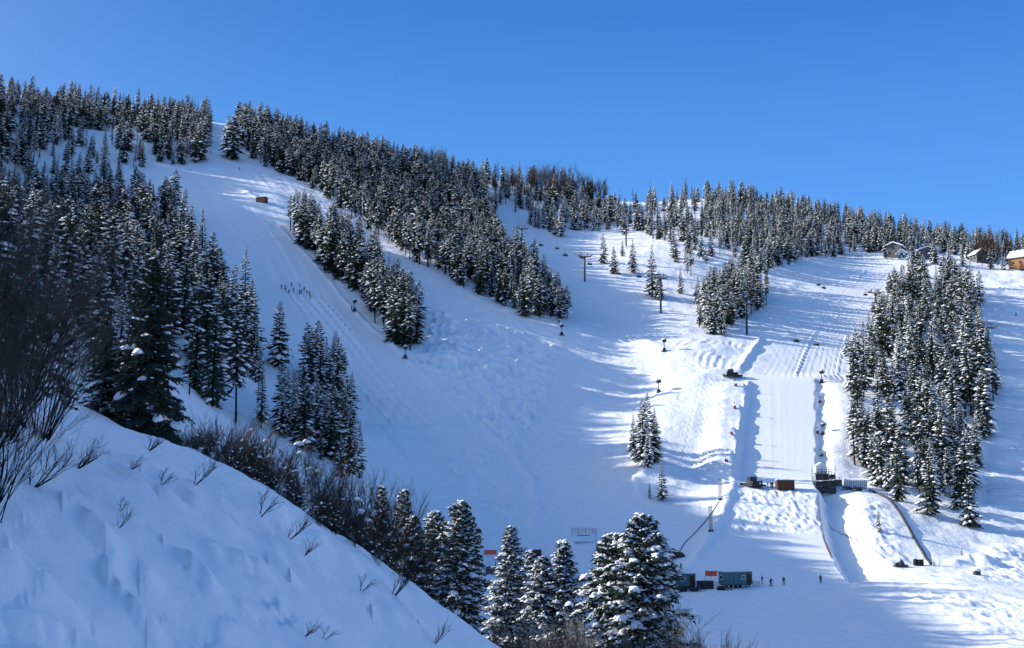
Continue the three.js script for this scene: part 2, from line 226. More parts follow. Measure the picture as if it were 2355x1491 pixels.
// banks round the sunny bench left of the in-run, the lip across the gully, the road edge at the lower right
step([[1450, 1085], [1436, 1060], [1445, 1000], [1468, 935], [1512, 882]], 6, -1.0, 20);
ridge([[1350, 775], [1420, 780], [1490, 787], [1530, 802]], 1.6, 0.9);
ridge([[1540, 850], [1620, 850], [1700, 856]], 1.6, 0.9); ridge([[1700, 850], [1735, 800], [1750, 782]], 1.4, 1.2);
ridge([[1480, 1095], [1560, 1082], [1640, 1090], [1680, 1110]], 2.2, 1.4);
{
  const bank = line([[1985, 1347], [2130, 1353], [2250, 1368], [2400, 1392], [2420, 1500], [2300, 1500], [2150, 1420]]);
  feature(bank, 3, (x, z, h) => { const m = smooth(0, 7, polyDist(x, z, bank)); return m ? h + m * (0.42 * (1 - 2 * Math.abs(fbm(x / 4.5, z / 4.5, 2, 51))) + 0.2 * fbm(x / 1.1, z / 1.1, 2, 52)) : h; });
  ridge([[1980, 1345], [2130, 1350], [2250, 1364], [2380, 1386]], 1.2, 0.55);
  const pile = line([[2190, 1300], [2250, 1250], [2400, 1230], [2400, 1350], [2250, 1340]]);
  feature(pile, 3, (x, z, h) => { const m = smooth(0, 6, polyDist(x, z, pile)); return m ? h + m * (1.5 * Math.abs(fbm(x / 7, z / 7, 3, 61)) + 0.35 * fbm(x / 1.8, z / 1.8, 2, 62)) : h; });
  ridge([[2200, 1300], [2230, 1292], [2262, 1300]], 2.2, 2.2);
  const steps = line([[2270, 640], [2400, 640], [2400, 1230], [2260, 1230]]);
  feature(steps, 3, (x, z, h) => { const m = smooth(0, 8, polyDist(x, z, steps)); return m ? h + m * 1.6 * fbm(x / 18, z / 6, 3, 71) : h; });
  ridge([[2312, 800], [2285, 950], [2268, 1080], [2262, 1200]], 1.6, -0.35);
  const bow = line([[1525, 785], [1700, 778], [1735, 800], [1690, 855], [1540, 850]]);   // ski tracks curving over the knoll
  feature(bow, 3, (x, z, h) => { const m = smooth(0, 5, polyDist(x, z, bow)); return m ? h + m * 0.17 * Math.sin((x * 0.75 + z * 0.42) * 2.3 + 5.5 * fbm(x / 13, z / 13, 2, 81)) * smooth(-0.4, 0.3, noise(x / 8, z / 8, 82)) : h; });
  const bench = line([[1510, 885], [1600, 872], [1560, 1000], [1540, 1075], [1490, 1075], [1540, 960]]);
  feature(bench, 3, (x, z, h) => { const m = smooth(0, 4, polyDist(x, z, bench)); return m ? h - m * 0.22 * Math.exp(-(((Math.sin(x * 0.55 + 2.6 * Math.sin(z / 5.2) + noise(z / 12, 1, 83))) / 0.32) ** 2)) : h; });
}
// foreground bank: wind-packed drifts running down the slope, lumps and old footprints near the camera
{
  const ux = 0.985, uz = 0.17;
  FEATURES.push({ b: [-90, -75, 30, 40], fn: (x, z, h) => {
    const m = smooth(75, 60, Math.hypot(x, z)); if (!m) return h;
    const s = x * ux + z * uz, t = -x * uz + z * ux, wv = t + 0.5 * noise(s / 5, t / 4, 91);
    const r1 = noise(wv / 4.4, s / 11, 92), gate2 = smooth(-0.1, 0.5, noise(s / 4, t / 3, 97)), near = smooth(34, 20, -z), lump = noise(x / 1.5, z / 1.5, 96);
    return h + m * (0.22 * r1 + 0.07 * gate2 * noise(wv / 0.9, s / 5, 93) + 0.34 * fbm(x / 2.9, z / 2.9, 3, 95) + 0.085 * fbm(x / 0.8, z / 0.8, 2, 98) + near * 0.2 * (smooth(-0.15, 0.25, lump) + 0.5 * smooth(-0.1, 0.2, noise(x / 0.7, z / 0.9, 99))));
  } });
  // lips cut by the wind: a flattened back, a steep front
  const lips = [[[[245, 1060], [300, 1100], [340, 1130]], 0.25, 0.8], [[[340, 1100], [450, 1180], [540, 1240], [592, 1288]], 0.42, 1.1], [[[400, 1115], [500, 1170], [640, 1245], [690, 1270]], 0.38, 1.0], [[[160, 1195], [235, 1265], [290, 1312]], 0.30, 0.7], [[[-60, 1225], [0, 1262], [58, 1318]], 0.24, 0.5], [[[-40, 1290], [60, 1350], [130, 1400], [200, 1425]], 0.24, 0.5], [[[385, 1275], [440, 1335], [490, 1380], [525, 1402]], 0.30, 0.7], [[[600, 1260], [680, 1300], [750, 1335], [800, 1375]], 0.36, 0.9], [[[690, 1235], [780, 1290], [860, 1340], [900, 1375]], 0.34, 0.9], [[[560, 1165], [630, 1205], [690, 1245]], 0.28, 0.9], [[[240, 1290], [250, 1340], [300, 1400], [330, 1450]], 0.2, 0.4], [[[20, 1440], [90, 1450], [160, 1470]], 0.18, 0.3], [[[520, 1310], [600, 1345], [660, 1385]], 0.28, 0.6], [[[820, 1380], [880, 1420], [930, 1450]], 0.25, 0.6]];
  for (const [px, A, w] of lips) { const p = line(px, 4).filter(Boolean); feature(p, w * 2.2, (x, z, h) => { let best = 1e9, side = 1, q = 0; for (let i = 0; i < p.length - 1; i++) { const d = segDist(x, z, p[i], p[i + 1]); if (d < best) { best = d; side = Math.sign((p[i + 1][0] - p[i][0]) * (z - p[i][1]) - (p[i + 1][1] - p[i][1]) * (x - p[i][0])); } } const e = Math.min(smooth(0, 0.3, Math.hypot(x - p[0][0], z - p[0][1]) / w / 3), smooth(0, 0.3, Math.hypot(x - p[p.length - 1][0], z - p[p.length - 1][1]) / w / 3)), d = best * side + 0.12 * noise(x / 0.8, z / 0.8, 17); return h + 1.4 * A * e * (d > 0 ? 1 - smooth(0, 0.4 * w, d) : 1 - smooth(0, 1.5 * w, -d)); }); }
  // trampled snow near the bottom
  const tr = line([[430, 1480], [520, 1400], [640, 1370], [720, 1420], [700, 1489], [560, 1489]], 4); feature(tr, 1, (x, z, h) => { const m = smooth(-0.2, 0.8, polyDist(x, z, tr)); return m ? h + m * 0.16 * Math.sin((x * 2.1 + z * 0.7) * 3.4 + 4 * noise(x / 1.3, z / 1.3, 18)) * smooth(-0.4, 0.4, noise(x / 1.1, z / 1.1, 19)) : h; });
}
function height(x, z) { let h = baseHeight(x, z); for (const f of FEATURES) { const b = f.b; if (x > b[0] && x < b[2] && z > b[1] && z < b[3]) h = f.fn(x, z, h); } return h; }
const Y = (x, z) => height(x, z);
function spot(px, py, near = 150) { const g = ground(px, py, near, 1150, height) || G(px, py, near); return new THREE.Vector3(g[0], height(g[0], g[1]), g[1]); }

// ---------------------------------------------------------------- snow surface
const grainTex = (() => { const N = 512, d = new Uint8Array(N * N * 4); const per = (x, y, c, k) => { const i = Math.floor(x * c), j = Math.floor(y * c), u0 = x * c - i, v0 = y * c - j, u = u0 * u0 * (3 - 2 * u0), v = v0 * v0 * (3 - 2 * v0), h = (a, b) => hash2(((a % c) + c) % c, ((b % c) + c) % c, k); return lerp(lerp(h(i, j), h(i + 1, j), u), lerp(h(i, j + 1), h(i + 1, j + 1), u), v); }; for (let j = 0; j < N; j++) for (let i = 0; i < N; i++) { const x = i / N, y = j / N, v = 0.34 * per(x, y, 9, 1) + 0.28 * per(x, y, 21, 2) + 0.2 * per(x, y, 53, 3) + 0.18 * per(x, y, 127, 4), o = (j * N + i) * 4; d[o] = d[o + 1] = d[o + 2] = v * 255; d[o + 3] = 255; } const t = new THREE.DataTexture(d, N, N); t.wrapS = t.wrapT = THREE.RepeatWrapping; t.magFilter = THREE.LinearFilter; t.needsUpdate = true; return t; })();
const grain = (rep) => { const t = grainTex.clone(); t.repeat.set(1 / rep, 1 / rep); t.needsUpdate = true; return t; };
const snowMat = new THREE.MeshStandardMaterial({ color: new THREE.Color(0.87, 0.885, 0.90), roughness: 0.72, bumpMap: grain(11), bumpScale: 0.16 });
const packedMat = new THREE.MeshStandardMaterial({ color: new THREE.Color(0.86, 0.88, 0.90), roughness: 0.6, bumpMap: grain(7), bumpScale: 0.035 });
const driftMat = new THREE.MeshStandardMaterial({ color: new THREE.Color(0.87, 0.885, 0.90), roughness: 0.72, bumpMap: grain(2.6), bumpScale: 0.028 });
{
  const az = []; for (let k = 0; k <= 920; k++) az.push(lerp(-28, 28, k / 920));
  for (let a = 29; a < 332; a += Math.min(4, 0.6 + (a < 180 ? a - 28 : 332 - a) * 0.1)) az.push(a);
  az.push(332);
  const rr = []; const run = (a, b, n, log) => { for (let k = 0; k < n; k++) rr.push(log ? a * Math.pow(b / a, k / n) : lerp(a, b, k / n)); };
  run(0.5, 5, 6, true); run(5, 62, 190, true); run(62, 160, 36, true); run(160, 250, 80); run(250, 480, 350); run(480, 780, 190); run(780, 1290, 36); rr.push(1290);
  const NA = az.length, NR = rr.length, N = NA * NR, pos = new Float32Array(N * 3);
  for (let j = 0; j < NR; j++) for (let i = 0; i < NA; i++) { const a = az[i] * Math.PI / 180, x = Math.sin(a) * rr[j], z = -Math.cos(a) * rr[j], o = j * NA + i; pos[o * 3] = x; pos[o * 3 + 1] = height(x, z); pos[o * 3 + 2] = z; }
  const all = new THREE.BufferGeometry(); all.setAttribute('position', new THREE.BufferAttribute(pos, 3));
  const REGIONS = [
    ['foreground_snow_bank', driftMat, (x, z) => Math.hypot(x, z) < 140],
    ['aerials_hill', packedMat, line([[1590, 1295], [1672, 1128], [1640, 1105], [1672, 868], [1880, 868], [1880, 1110], [1878, 1140], [1925, 1305]])],
    ['mogul_run', packedMat, line([[500, 310], [470, 330], [410, 400], [480, 560], [600, 700], [830, 960], [930, 990], [1110, 985], [930, 830], [760, 640], [640, 500], [600, 400]])],
    ['groomed_run', packedMat, line([[1705, 862], [1935, 864], [1945, 790], [1990, 700], [2060, 630], [2105, 600], [1965, 598], [1880, 690], [1790, 780]])],
    ['gully_run', packedMat, GROOMED[3]],
  ].map(([n, m, t]) => { const q = typeof t === 'function' ? t : (() => { const b = box(t, 0); return (x, z) => x > b[0] && x < b[2] && z > b[1] && z < b[3] && inPoly(x, z, t); })(); return { n, m, q, idx: [] }; });
  const rest = { n: 'snowy_mountain', m: snowMat, idx: [] }, idx = new Uint32Array((NA - 1) * (NR - 1) * 6); let c = 0;
  for (let j = 0; j < NR - 1; j++) for (let i = 0; i < NA - 1; i++) {
    const o = j * NA + i, x = pos[o * 3], z = pos[o * 3 + 2], r = REGIONS.find(q => q.q(x, z)) || rest, f = [o, o + 1, o + NA, o + 1, o + NA + 1, o + NA];
    for (const v of f) { r.idx.push(v); idx[c++] = v; }
  }
  all.setIndex(new THREE.BufferAttribute(idx, 1)); all.computeVertexNormals(); const nor = all.attributes.normal.array;
  for (const r of [...REGIONS, rest]) {
    const map = new Map(), p = [], n = [], u = [], out = new Uint32Array(r.idx.length);
    r.idx.forEach((v, k) => { let w = map.get(v); if (w === undefined) { w = map.size; map.set(v, w); p.push(pos[v * 3], pos[v * 3 + 1], pos[v * 3 + 2]); n.push(nor[v * 3], nor[v * 3 + 1], nor[v * 3 + 2]); u.push(pos[v * 3], pos[v * 3 + 2]); } out[k] = w; });
    const g = new THREE.BufferGeometry(); g.setAttribute('position', new THREE.Float32BufferAttribute(p, 3)); g.setAttribute('normal', new THREE.Float32BufferAttribute(n, 3)); g.setAttribute('uv', new THREE.Float32BufferAttribute(u, 2)); g.setIndex(new THREE.BufferAttribute(out, 1));
    const m = new THREE.Mesh(g, r.m); m.name = r.n; m.userData = { kind: 'structure', label: { foreground_snow_bank: 'steep bank of wind drifted powder snow in the foreground', aerials_hill: 'aerials hill with groomed in-run, deck and chopped landing', mogul_run: 'shaded steep mogul run on the left mountain', groomed_run: 'sunlit run striped by grooming tracks', gully_run: 'smooth snow run down the gully to the finish flat', snowy_mountain: 'snow covered mountain slopes and valley floor' }[r.n] }; m.castShadow = m.receiveShadow = true; scene.add(m);
  }
}
// ---------------------------------------------------------------- conifers
class Soup {                                // loose triangles collected into one geometry
  constructor() { this.p = []; this.n = []; this.c = []; }
  tri(a, b, c, n) { this.p.push(...a, ...b, ...c); if (n) for (let k = 0; k < 3; k++) this.n.push(...n); else { const ux = b[0] - a[0], uy = b[1] - a[1], uz = b[2] - a[2], vx = c[0] - a[0], vy = c[1] - a[1], vz = c[2] - a[2]; const x = uy * vz - uz * vy, y = uz * vx - ux * vz, z = ux * vy - uy * vx, l = Math.hypot(x, y, z) || 1; for (let k = 0; k < 3; k++) this.n.push(x / l, y / l, z / l); } }
  quad(a, b, c, d) { this.tri(a, b, c); this.tri(a, c, d); }
  tube(pts, radii, sides = 5) {
    const rings = pts.map((p, i) => {
      const q = pts[Math.min(i + 1, pts.length - 1)], o = pts[Math.max(i - 1, 0)]; let dx = q[0] - o[0], dy = q[1] - o[1], dz = q[2] - o[2]; const l = Math.hypot(dx, dy, dz) || 1; dx /= l; dy /= l; dz /= l;
      let ux, uy, uz; if (Math.abs(dy) > 0.8) { ux = 1 - dx * dx; uy = -dx * dy; uz = -dx * dz; } else { ux = -dy * dx; uy = 1 - dy * dy; uz = -dy * dz; }
      const m = Math.hypot(ux, uy, uz) || 1; ux /= m; uy /= m; uz /= m; const wx = dy * uz - dz * uy, wy = dz * ux - dx * uz, wz = dx * uy - dy * ux;
      const ring = []; for (let k = 0; k < sides; k++) { const a = k / sides * Math.PI * 2, c = Math.cos(a), s = Math.sin(a); const nx = ux * c + wx * s, ny = uy * c + wy * s, nz = uz * c + wz * s; ring.push([[p[0] + nx * radii[i], p[1] + ny * radii[i], p[2] + nz * radii[i]], [nx, ny, nz]]); }
      return ring;
    });
    for (let i = 0; i < rings.length - 1; i++) for (let k = 0; k < sides; k++) { const a = rings[i][k], b = rings[i][(k + 1) % sides], c = rings[i + 1][(k + 1) % sides], d = rings[i + 1][k]; this.p.push(...a[0], ...c[0], ...b[0], ...a[0], ...d[0], ...c[0]); this.n.push(...a[1], ...c[1], ...b[1], ...a[1], ...d[1], ...c[1]); }
  }
  blob(c, rx, ry, rz, turn, tilt, template, wob, rnd) {   // lump of snow: a template ball squashed, turned and dented
    const ct = Math.cos(turn), st = Math.sin(turn), cl = Math.cos(tilt), sl = Math.sin(tilt), k1 = rnd() * 9, k2 = rnd() * 9;
    const v = template.v.map(q => { const w = 1 + wob * Math.sin(q[0] * 3.1 + k1) * Math.cos(q[2] * 2.7 + k2) + wob * 0.6 * Math.sin(q[1] * 5 + k2 + q[0] * 4); let x = q[0] * rx * w, y = (q[1] > 0 ? q[1] : q[1] * 0.45) * ry * w, z = q[2] * rz * w; const x2 = x * cl - y * sl; y = x * sl + y * cl; x = x2; return [c[0] + x * ct + z * st, c[1] + y, c[2] - x * st + z * ct]; });
    const nn = v.map(() => [0, 0, 0]);
    for (const [a, b, d] of template.f) { const A = v[a], B = v[b], D = v[d]; const ux = B[0] - A[0], uy = B[1] - A[1], uz = B[2] - A[2], vx = D[0] - A[0], vy = D[1] - A[1], vz = D[2] - A[2]; const n = [uy * vz - uz * vy, uz * vx - ux * vz, ux * vy - uy * vx]; for (const i of [a, b, d]) { nn[i][0] += n[0]; nn[i][1] += n[1]; nn[i][2] += n[2]; } }
    for (const n of nn) { const l = Math.hypot(...n) || 1; n[0] /= l; n[1] /= l; n[2] /= l; }
    for (const [a, b, d] of template.f) { this.p.push(...v[a], ...v[b], ...v[d]); this.n.push(...nn[a], ...nn[b], ...nn[d]); }
  }
  drape(c, w, h) {                          // snow lying along a bough: a domed strip that tapers at both ends
    const prof = [[-1, -0.25], [-0.62, 0.6], [0, 1], [0.62, 0.6], [1, -0.25]], ring = c.map((p, i) => { const q = c[Math.min(i + 1, c.length - 1)], o = c[Math.max(i - 1, 0)], dx = q[0] - o[0], dz = q[2] - o[2], l = Math.hypot(dx, dz) || 1, sx = -dz / l, sz = dx / l; return prof.map(([a, b]) => { const n = [sx * a, 0.25 + Math.max(0, b), sz * a], m = Math.hypot(...n); return [[p[0] + sx * a * w[i], p[1] + b * h[i], p[2] + sz * a * w[i]], n.map(v => v / m)]; }); });
    for (let i = 0; i < ring.length - 1; i++) for (let k = 0; k < 4; k++) { const a = ring[i][k], b = ring[i][k + 1], d = ring[i + 1][k + 1], e = ring[i + 1][k]; this.p.push(...a[0], ...b[0], ...d[0], ...a[0], ...d[0], ...e[0]); this.n.push(...a[1], ...b[1], ...d[1], ...a[1], ...d[1], ...e[1]); }
  }
  get count() { return this.p.length / 9; }
  geo() { const g = new THREE.BufferGeometry(); g.setAttribute('position', new THREE.Float32BufferAttribute(this.p, 3)); g.setAttribute('normal', new THREE.Float32BufferAttribute(this.n, 3)); return g; }
}
function ballTemplate(detail) {
  const g = new THREE.IcosahedronGeometry(1, detail), p = g.attributes.position, v = [], f = [], key = new Map();
  const id = i => { const q = [p.getX(i), p.getY(i), p.getZ(i)], k = q.map(t => t.toFixed(4)).join(); if (!key.has(k)) { key.set(k, v.length); v.push(q); } return key.get(k); };
  for (let i = 0; i < p.count; i += 3) f.push([id(i), id(i + 1), id(i + 2)]);
  return { v, f };
}
const octa = { v: [[1, 0, 0], [-1, 0, 0], [0, 1, 0], [0, -1, 0], [0, 0, 1], [0, 0, -1]], f: [[0, 2, 4], [4, 2, 1], [1, 2, 5], [5, 2, 0], [4, 3, 0], [1, 3, 4], [5, 3, 1], [0, 3, 5]] };
const BALL0 = ballTemplate(0), BALL1 = ballTemplate(1), BALL2 = ballTemplate(3);

const needleMats = [[0.020, 0.034, 0.024], [0.026, 0.042, 0.022], [0.034, 0.046, 0.022]].map(c => new THREE.MeshStandardMaterial({ color: new THREE.Color(...c), roughness: 0.85, side: THREE.DoubleSide }));
const barkMat = new THREE.MeshStandardMaterial({ color: new THREE.Color(0.055, 0.042, 0.034), roughness: 0.95 });
const treeSnowMat = new THREE.MeshStandardMaterial({ color: new THREE.Color(0.86, 0.88, 0.90), roughness: 0.7 });

// unit conifer, 1 m tall: width = crown radius, bare = share of bare trunk, load = how much snow lies on it
function conifer(seed, { branches = 95, twigs = 5, width = 0.15, bare = 0.06, load = 0.6, clump = 1, ball = octa, fine = 0, tops = 1, shape = 0.85, gap = 0 }) {
  const R = rng(seed), crown = new Soup(), snow = new Soup(), trunk = new Soup();
  const lean = [(R() - 0.5) * 0.03, (R() - 0.5) * 0.03];
  const axis = h => [lean[0] * h * h, h, lean[1] * h * h];
  trunk.tube([[0, -0.06, 0], axis(0.25), axis(0.6), axis(0.97)], [0.0135, 0.011, 0.007, 0.0015], 6);
  const leaders = [{ o: [0, 0, 0], b: bare, t: 1, w: width, n: branches }];
  if (tops > 1) { const a = R() * 6.28; leaders.push({ o: [Math.cos(a) * width * 0.55, 0, Math.sin(a) * width * 0.55], b: 0.55, t: 0.9, w: width * 0.62, n: Math.round(branches * 0.4) }); trunk.tube([axis(0.5), [axis(0.6)[0] + leaders[1].o[0], 0.62, axis(0.6)[2] + leaders[1].o[2]], [axis(0.8)[0] + leaders[1].o[0], 0.88, axis(0.8)[2] + leaders[1].o[2]]], [0.008, 0.006, 0.001], 5); }
  for (const L of leaders) {
    let phi = R() * 6.28;
    for (let k = 0; k < L.n; k++) {
      const s = (k + R() * 0.9) / L.n, t = Math.pow(s, 0.92), h = L.b + (L.t - L.b) * t;
      phi += 2.39996 + (R() - 0.5) * 0.7;
      if (gap && noise(h * 7 + seed, Math.cos(phi) * 1.2 + seed, 3) > 1 - gap) continue;
      const low = smooth(0, 0.12, t);
      let len = L.w * Math.pow(1 - t, shape) * (0.62 + 0.5 * R()) * (0.6 + 0.4 * low) + 0.012;
      len *= 1 + 0.22 * noise(h * 9, phi, seed);
      const a0 = axis(h), c = Math.cos(phi), sn = Math.sin(phi), droop = lerp(0.75, -0.35, Math.pow(t, 0.8)) + (R() - 0.5) * 0.3;
      const base = [a0[0] + L.o[0], h, a0[2] + L.o[2]];
      const at = q => [base[0] + c * len * q, base[1] - droop * len * q * (0.55 + 0.45 * q) + (q > 0.8 ? (q - 0.8) * len * 0.25 : 0), base[2] + sn * len * q];
      const wid = len * (0.20 + 0.1 * R());
      if (!fine) {
        const p0 = at(0), p1 = at(0.55), p2 = at(1), hang = len * 0.16;
        crown.quad(p0, [p1[0] - sn * wid, p1[1] - hang, p1[2] + c * wid], p2, [p1[0] + sn * wid, p1[1] - hang * 0.7, p1[2] - c * wid]);
        for (let q = 0; q < twigs; q++) {
          const f = 0.25 + 0.72 * (q + R() * 0.8) / twigs, o = at(f), side = (q % 2 ? 1 : -1), l = len * (0.36 - 0.16 * f) * (0.7 + 0.6 * R()), fw = len * 0.22 * R();
          const tip = [o[0] - sn * side * l + c * fw, o[1] - l * (0.25 + 0.5 * R()), o[2] + c * side * l + sn * fw], b2 = at(Math.min(1, f + 0.16));
          crown.tri(o, tip, [b2[0], b2[1] - len * 0.05, b2[2]]);
        }
      } else {
        crown.tube([base, at(0.5), at(1)], [0.0022, 0.0013, 0.0004], 3);
        const N = Math.max(5, Math.round(fine * (0.45 + len / L.w)));
        for (let q = 0; q < N; q++) {
          const f = 0.12 + 0.86 * (q + R() * 0.7) / N, o = at(f), side = q % 2 ? 1 : -1, l = len * (0.42 - 0.24 * f) * (0.65 + 0.6 * R());
          const dir = [-sn * side * 0.85 + c * 0.55, -(0.15 + 0.55 * R()), c * side * 0.85 + sn * 0.55];
          const e = [o[0] + dir[0] * l, o[1] + dir[1] * l, o[2] + dir[2] * l], M = 4;
          if (R() < load * load * 0.8) { const r = 0.0055 + 0.0075 * R(), g = 0.5 + 0.4 * R(); snow.blob([lerp(o[0], e[0], g), lerp(o[1], e[1], g) + r * 0.3, lerp(o[2], e[2], g)], r * 1.6, r * 0.7, r, -phi, 0, octa, 0.1, R); }
          crown.tri(o, e, [o[0] + dir[0] * l * 0.5 + c * 0.006, o[1] + dir[1] * l * 0.5 - 0.008, o[2] + dir[2] * l * 0.5 + sn * 0.006]);
          for (let m = 0; m < M; m++) {                          // tufts of needles
            const g = (m + 0.3 + R() * 0.6) / M, x = [lerp(o[0], e[0], g), lerp(o[1], e[1], g), lerp(o[2], e[2], g)], nl = 0.020 * (0.7 + 0.7 * R()), w = 0.0058, ang = R() * 6.28;
            const d = [c * 0.7 + Math.cos(ang) * 0.7, Math.sin(ang) * 0.6 - 0.3, sn * 0.7 + Math.sin(ang * 1.3) * 0.7];
            crown.tri([x[0] - w, x[1], x[2] + w], [x[0] + d[0] * nl, x[1] + d[1] * nl, x[2] + d[2] * nl], [x[0] + w, x[1] + w * 0.5, x[2] - w]);
          }
        }
      }
      if (R() < load) {
        if (fine) {
          const pieces = len > 0.12 ? 3 : R() < 0.5 ? 2 : 1; let f0 = 0.15 + 0.25 * R();
          for (let m = 0; m < pieces; m++) {
            const f1 = Math.min(1.03, m === pieces - 1 ? 0.85 + 0.18 * R() : f0 + 0.6 / pieces), n = 6, cs = [], ws = [], hs = [], k1 = R() * 9, wid2 = Math.min(0.021, (0.09 + 0.09 * R() * R()) * len) * clump * (0.7 + 0.6 * R()) + 0.003;
            for (let i = 0; i <= n; i++) { const q = i / n, f = lerp(f0, f1, q), o = at(f), e = Math.pow(Math.sin(Math.PI * clamp(0.06 + q * 0.88, 0, 1)), 0.6), ww = wid2 * e * (0.75 + 0.45 * Math.sin(k1 + i * 1.9)), off = Math.sin(k1 * 3 + i) * wid2 * 0.35; cs.push([o[0] - sn * off, o[1] + 0.002, o[2] + c * off]); ws.push(ww); hs.push(ww * (0.55 + 0.3 * Math.sin(k1 + i * 2.7)) + 0.001); }
            snow.drape(cs, ws, hs); if (R() < 0.4 * clump) { const i = 3 + Math.floor(R() * 3), r = wid2 * (0.6 + 0.6 * R()); snow.blob([cs[i][0], cs[i][1] + r * 0.25, cs[i][2]], r * 1.3, r * 0.75, r, -phi, -Math.atan(droop), ball, 0.28, R); }
            f0 = f1 + 0.08;
          }
        } else {
          const f = 0.55 + R() * 0.35, o = at(f), r = len * 0.27 * clump * (0.5 + 0.8 * R()) + 0.003;
          snow.blob([o[0], o[1] + r * 0.16, o[2]], r * (1.15 + 0.7 * R()), r * 0.5, r * (0.7 + 0.4 * R()), -phi, -Math.atan(droop) * 0.9, ball, 0.12, R);
        }
      }
    }
    const tp = axis(L.t); crown.tri([tp[0] + L.o[0] - 0.008, L.t - 0.06, tp[2] + L.o[2]], [tp[0] + L.o[0], L.t + 0.012, tp[2] + L.o[2]], [tp[0] + L.o[0] + 0.008, L.t - 0.06, tp[2] + L.o[2] + 0.006]);
  }
  return { crown: crown.geo(), snow: snow.geo(), trunk: trunk.geo() };
}
const firs = [
  conifer(11, { width: 0.20, load: 0.6, branches: 120 }), conifer(12, { width: 0.17, load: 0.75, branches: 120 }), conifer(13, { width: 0.235, load: 0.55, branches: 130, shape: 0.75 }), conifer(14, { width: 0.19, load: 0.9, clump: 1.15, branches: 115 }),
  conifer(15, { width: 0.15, load: 0.65, bare: 0.1, branches: 115 }), conifer(16, { width: 0.215, load: 0.4, branches: 120, gap: 0.3 }), conifer(17, { width: 0.25, load: 0.6, branches: 125, shape: 0.7, tops: 2 }), conifer(18, { width: 0.22, load: 0.7, branches: 110, shape: 0.5, gap: 0.45 }), conifer(19, { width: 0.27, load: 0.5, branches: 120, shape: 0.55, gap: 0.3 }), conifer(20, { width: 0.12, load: 0.3, branches: 45, shape: 0.5, gap: 0.6, bare: 0.2 }),
];
const darkFirs = [conifer(31, { width: 0.20, load: 0.28, branches: 120 }), conifer(32, { width: 0.17, load: 0.35, branches: 120 }), conifer(33, { width: 0.22, load: 0.22, branches: 125, shape: 0.7 }), conifer(34, { width: 0.25, load: 0.3, branches: 120, shape: 0.55, gap: 0.3 }), conifer(35, { width: 0.19, load: 0.3, branches: 130, shape: 0.5, tops: 2 })];
const pines = [conifer(21, { width: 0.16, bare: 0.33, load: 0.55, branches: 95, shape: 0.55 }), conifer(22, { width: 0.14, bare: 0.42, load: 0.6, branches: 85, shape: 0.55 }), conifer(23, { width: 0.17, bare: 0.25, load: 0.45, branches: 100, shape: 0.6, gap: 0.25 })];

const treeList = [];                        // every conifer of the stands: {x, z, h, kind, mat, stand}
function standTrees(stand) {
  const poly = line(stand.px), R = rng(stand.seed);
  let x0 = 1e9, x1 = -1e9, z0 = 1e9, z1 = -1e9; for (const [x, z] of poly) { x0 = Math.min(x0, x); x1 = Math.max(x1, x); z0 = Math.min(z0, z); z1 = Math.max(z1, z); }
  const s = stand.space, cells = new Map();
  for (let z = z0; z < z1; z += s * 0.86) for (let x = x0; x < x1; x += s) {
    const X = x + (R() - 0.5) * s * 0.95, Z = z + (R() - 0.5) * s * 0.85, keep = R(), hh = R(), kk = R(), mm = R(), rot = R();
    if (!inPoly(X, Z, poly)) continue;
    if (keep > (stand.fill ?? 1) * (1 - (stand.patch ?? 0) * smooth(-0.05, 0.3, noise(X / (stand.patchSize ?? 22), Z / (stand.patchSize ?? 22), stand.seed)))) continue;
    const set = kk < (stand.pine ?? 0.2) ? pines : mm * 7 % 1 < (stand.dark ?? 0.15) ? darkFirs : firs, i = Math.floor(mm * set.length);
    treeList.push({ x: X, z: Z, wide: 0.72 + 0.45 * ((mm * 31) % 1), tilt: [((kk * 17) % 1 - 0.5) * 0.07, ((hh * 23) % 1 - 0.5) * 0.07], h: lerp(stand.h[0], stand.h[1], hh) * (((mm * 57) % 1) < 0.16 ? 0.6 : 1) * (kk < (stand.pine ?? 0.2) ? 1.08 : 1), set, i, mat: Math.floor(rot * 3) % 3, rot: rot * 6.28, stand });
  }
}
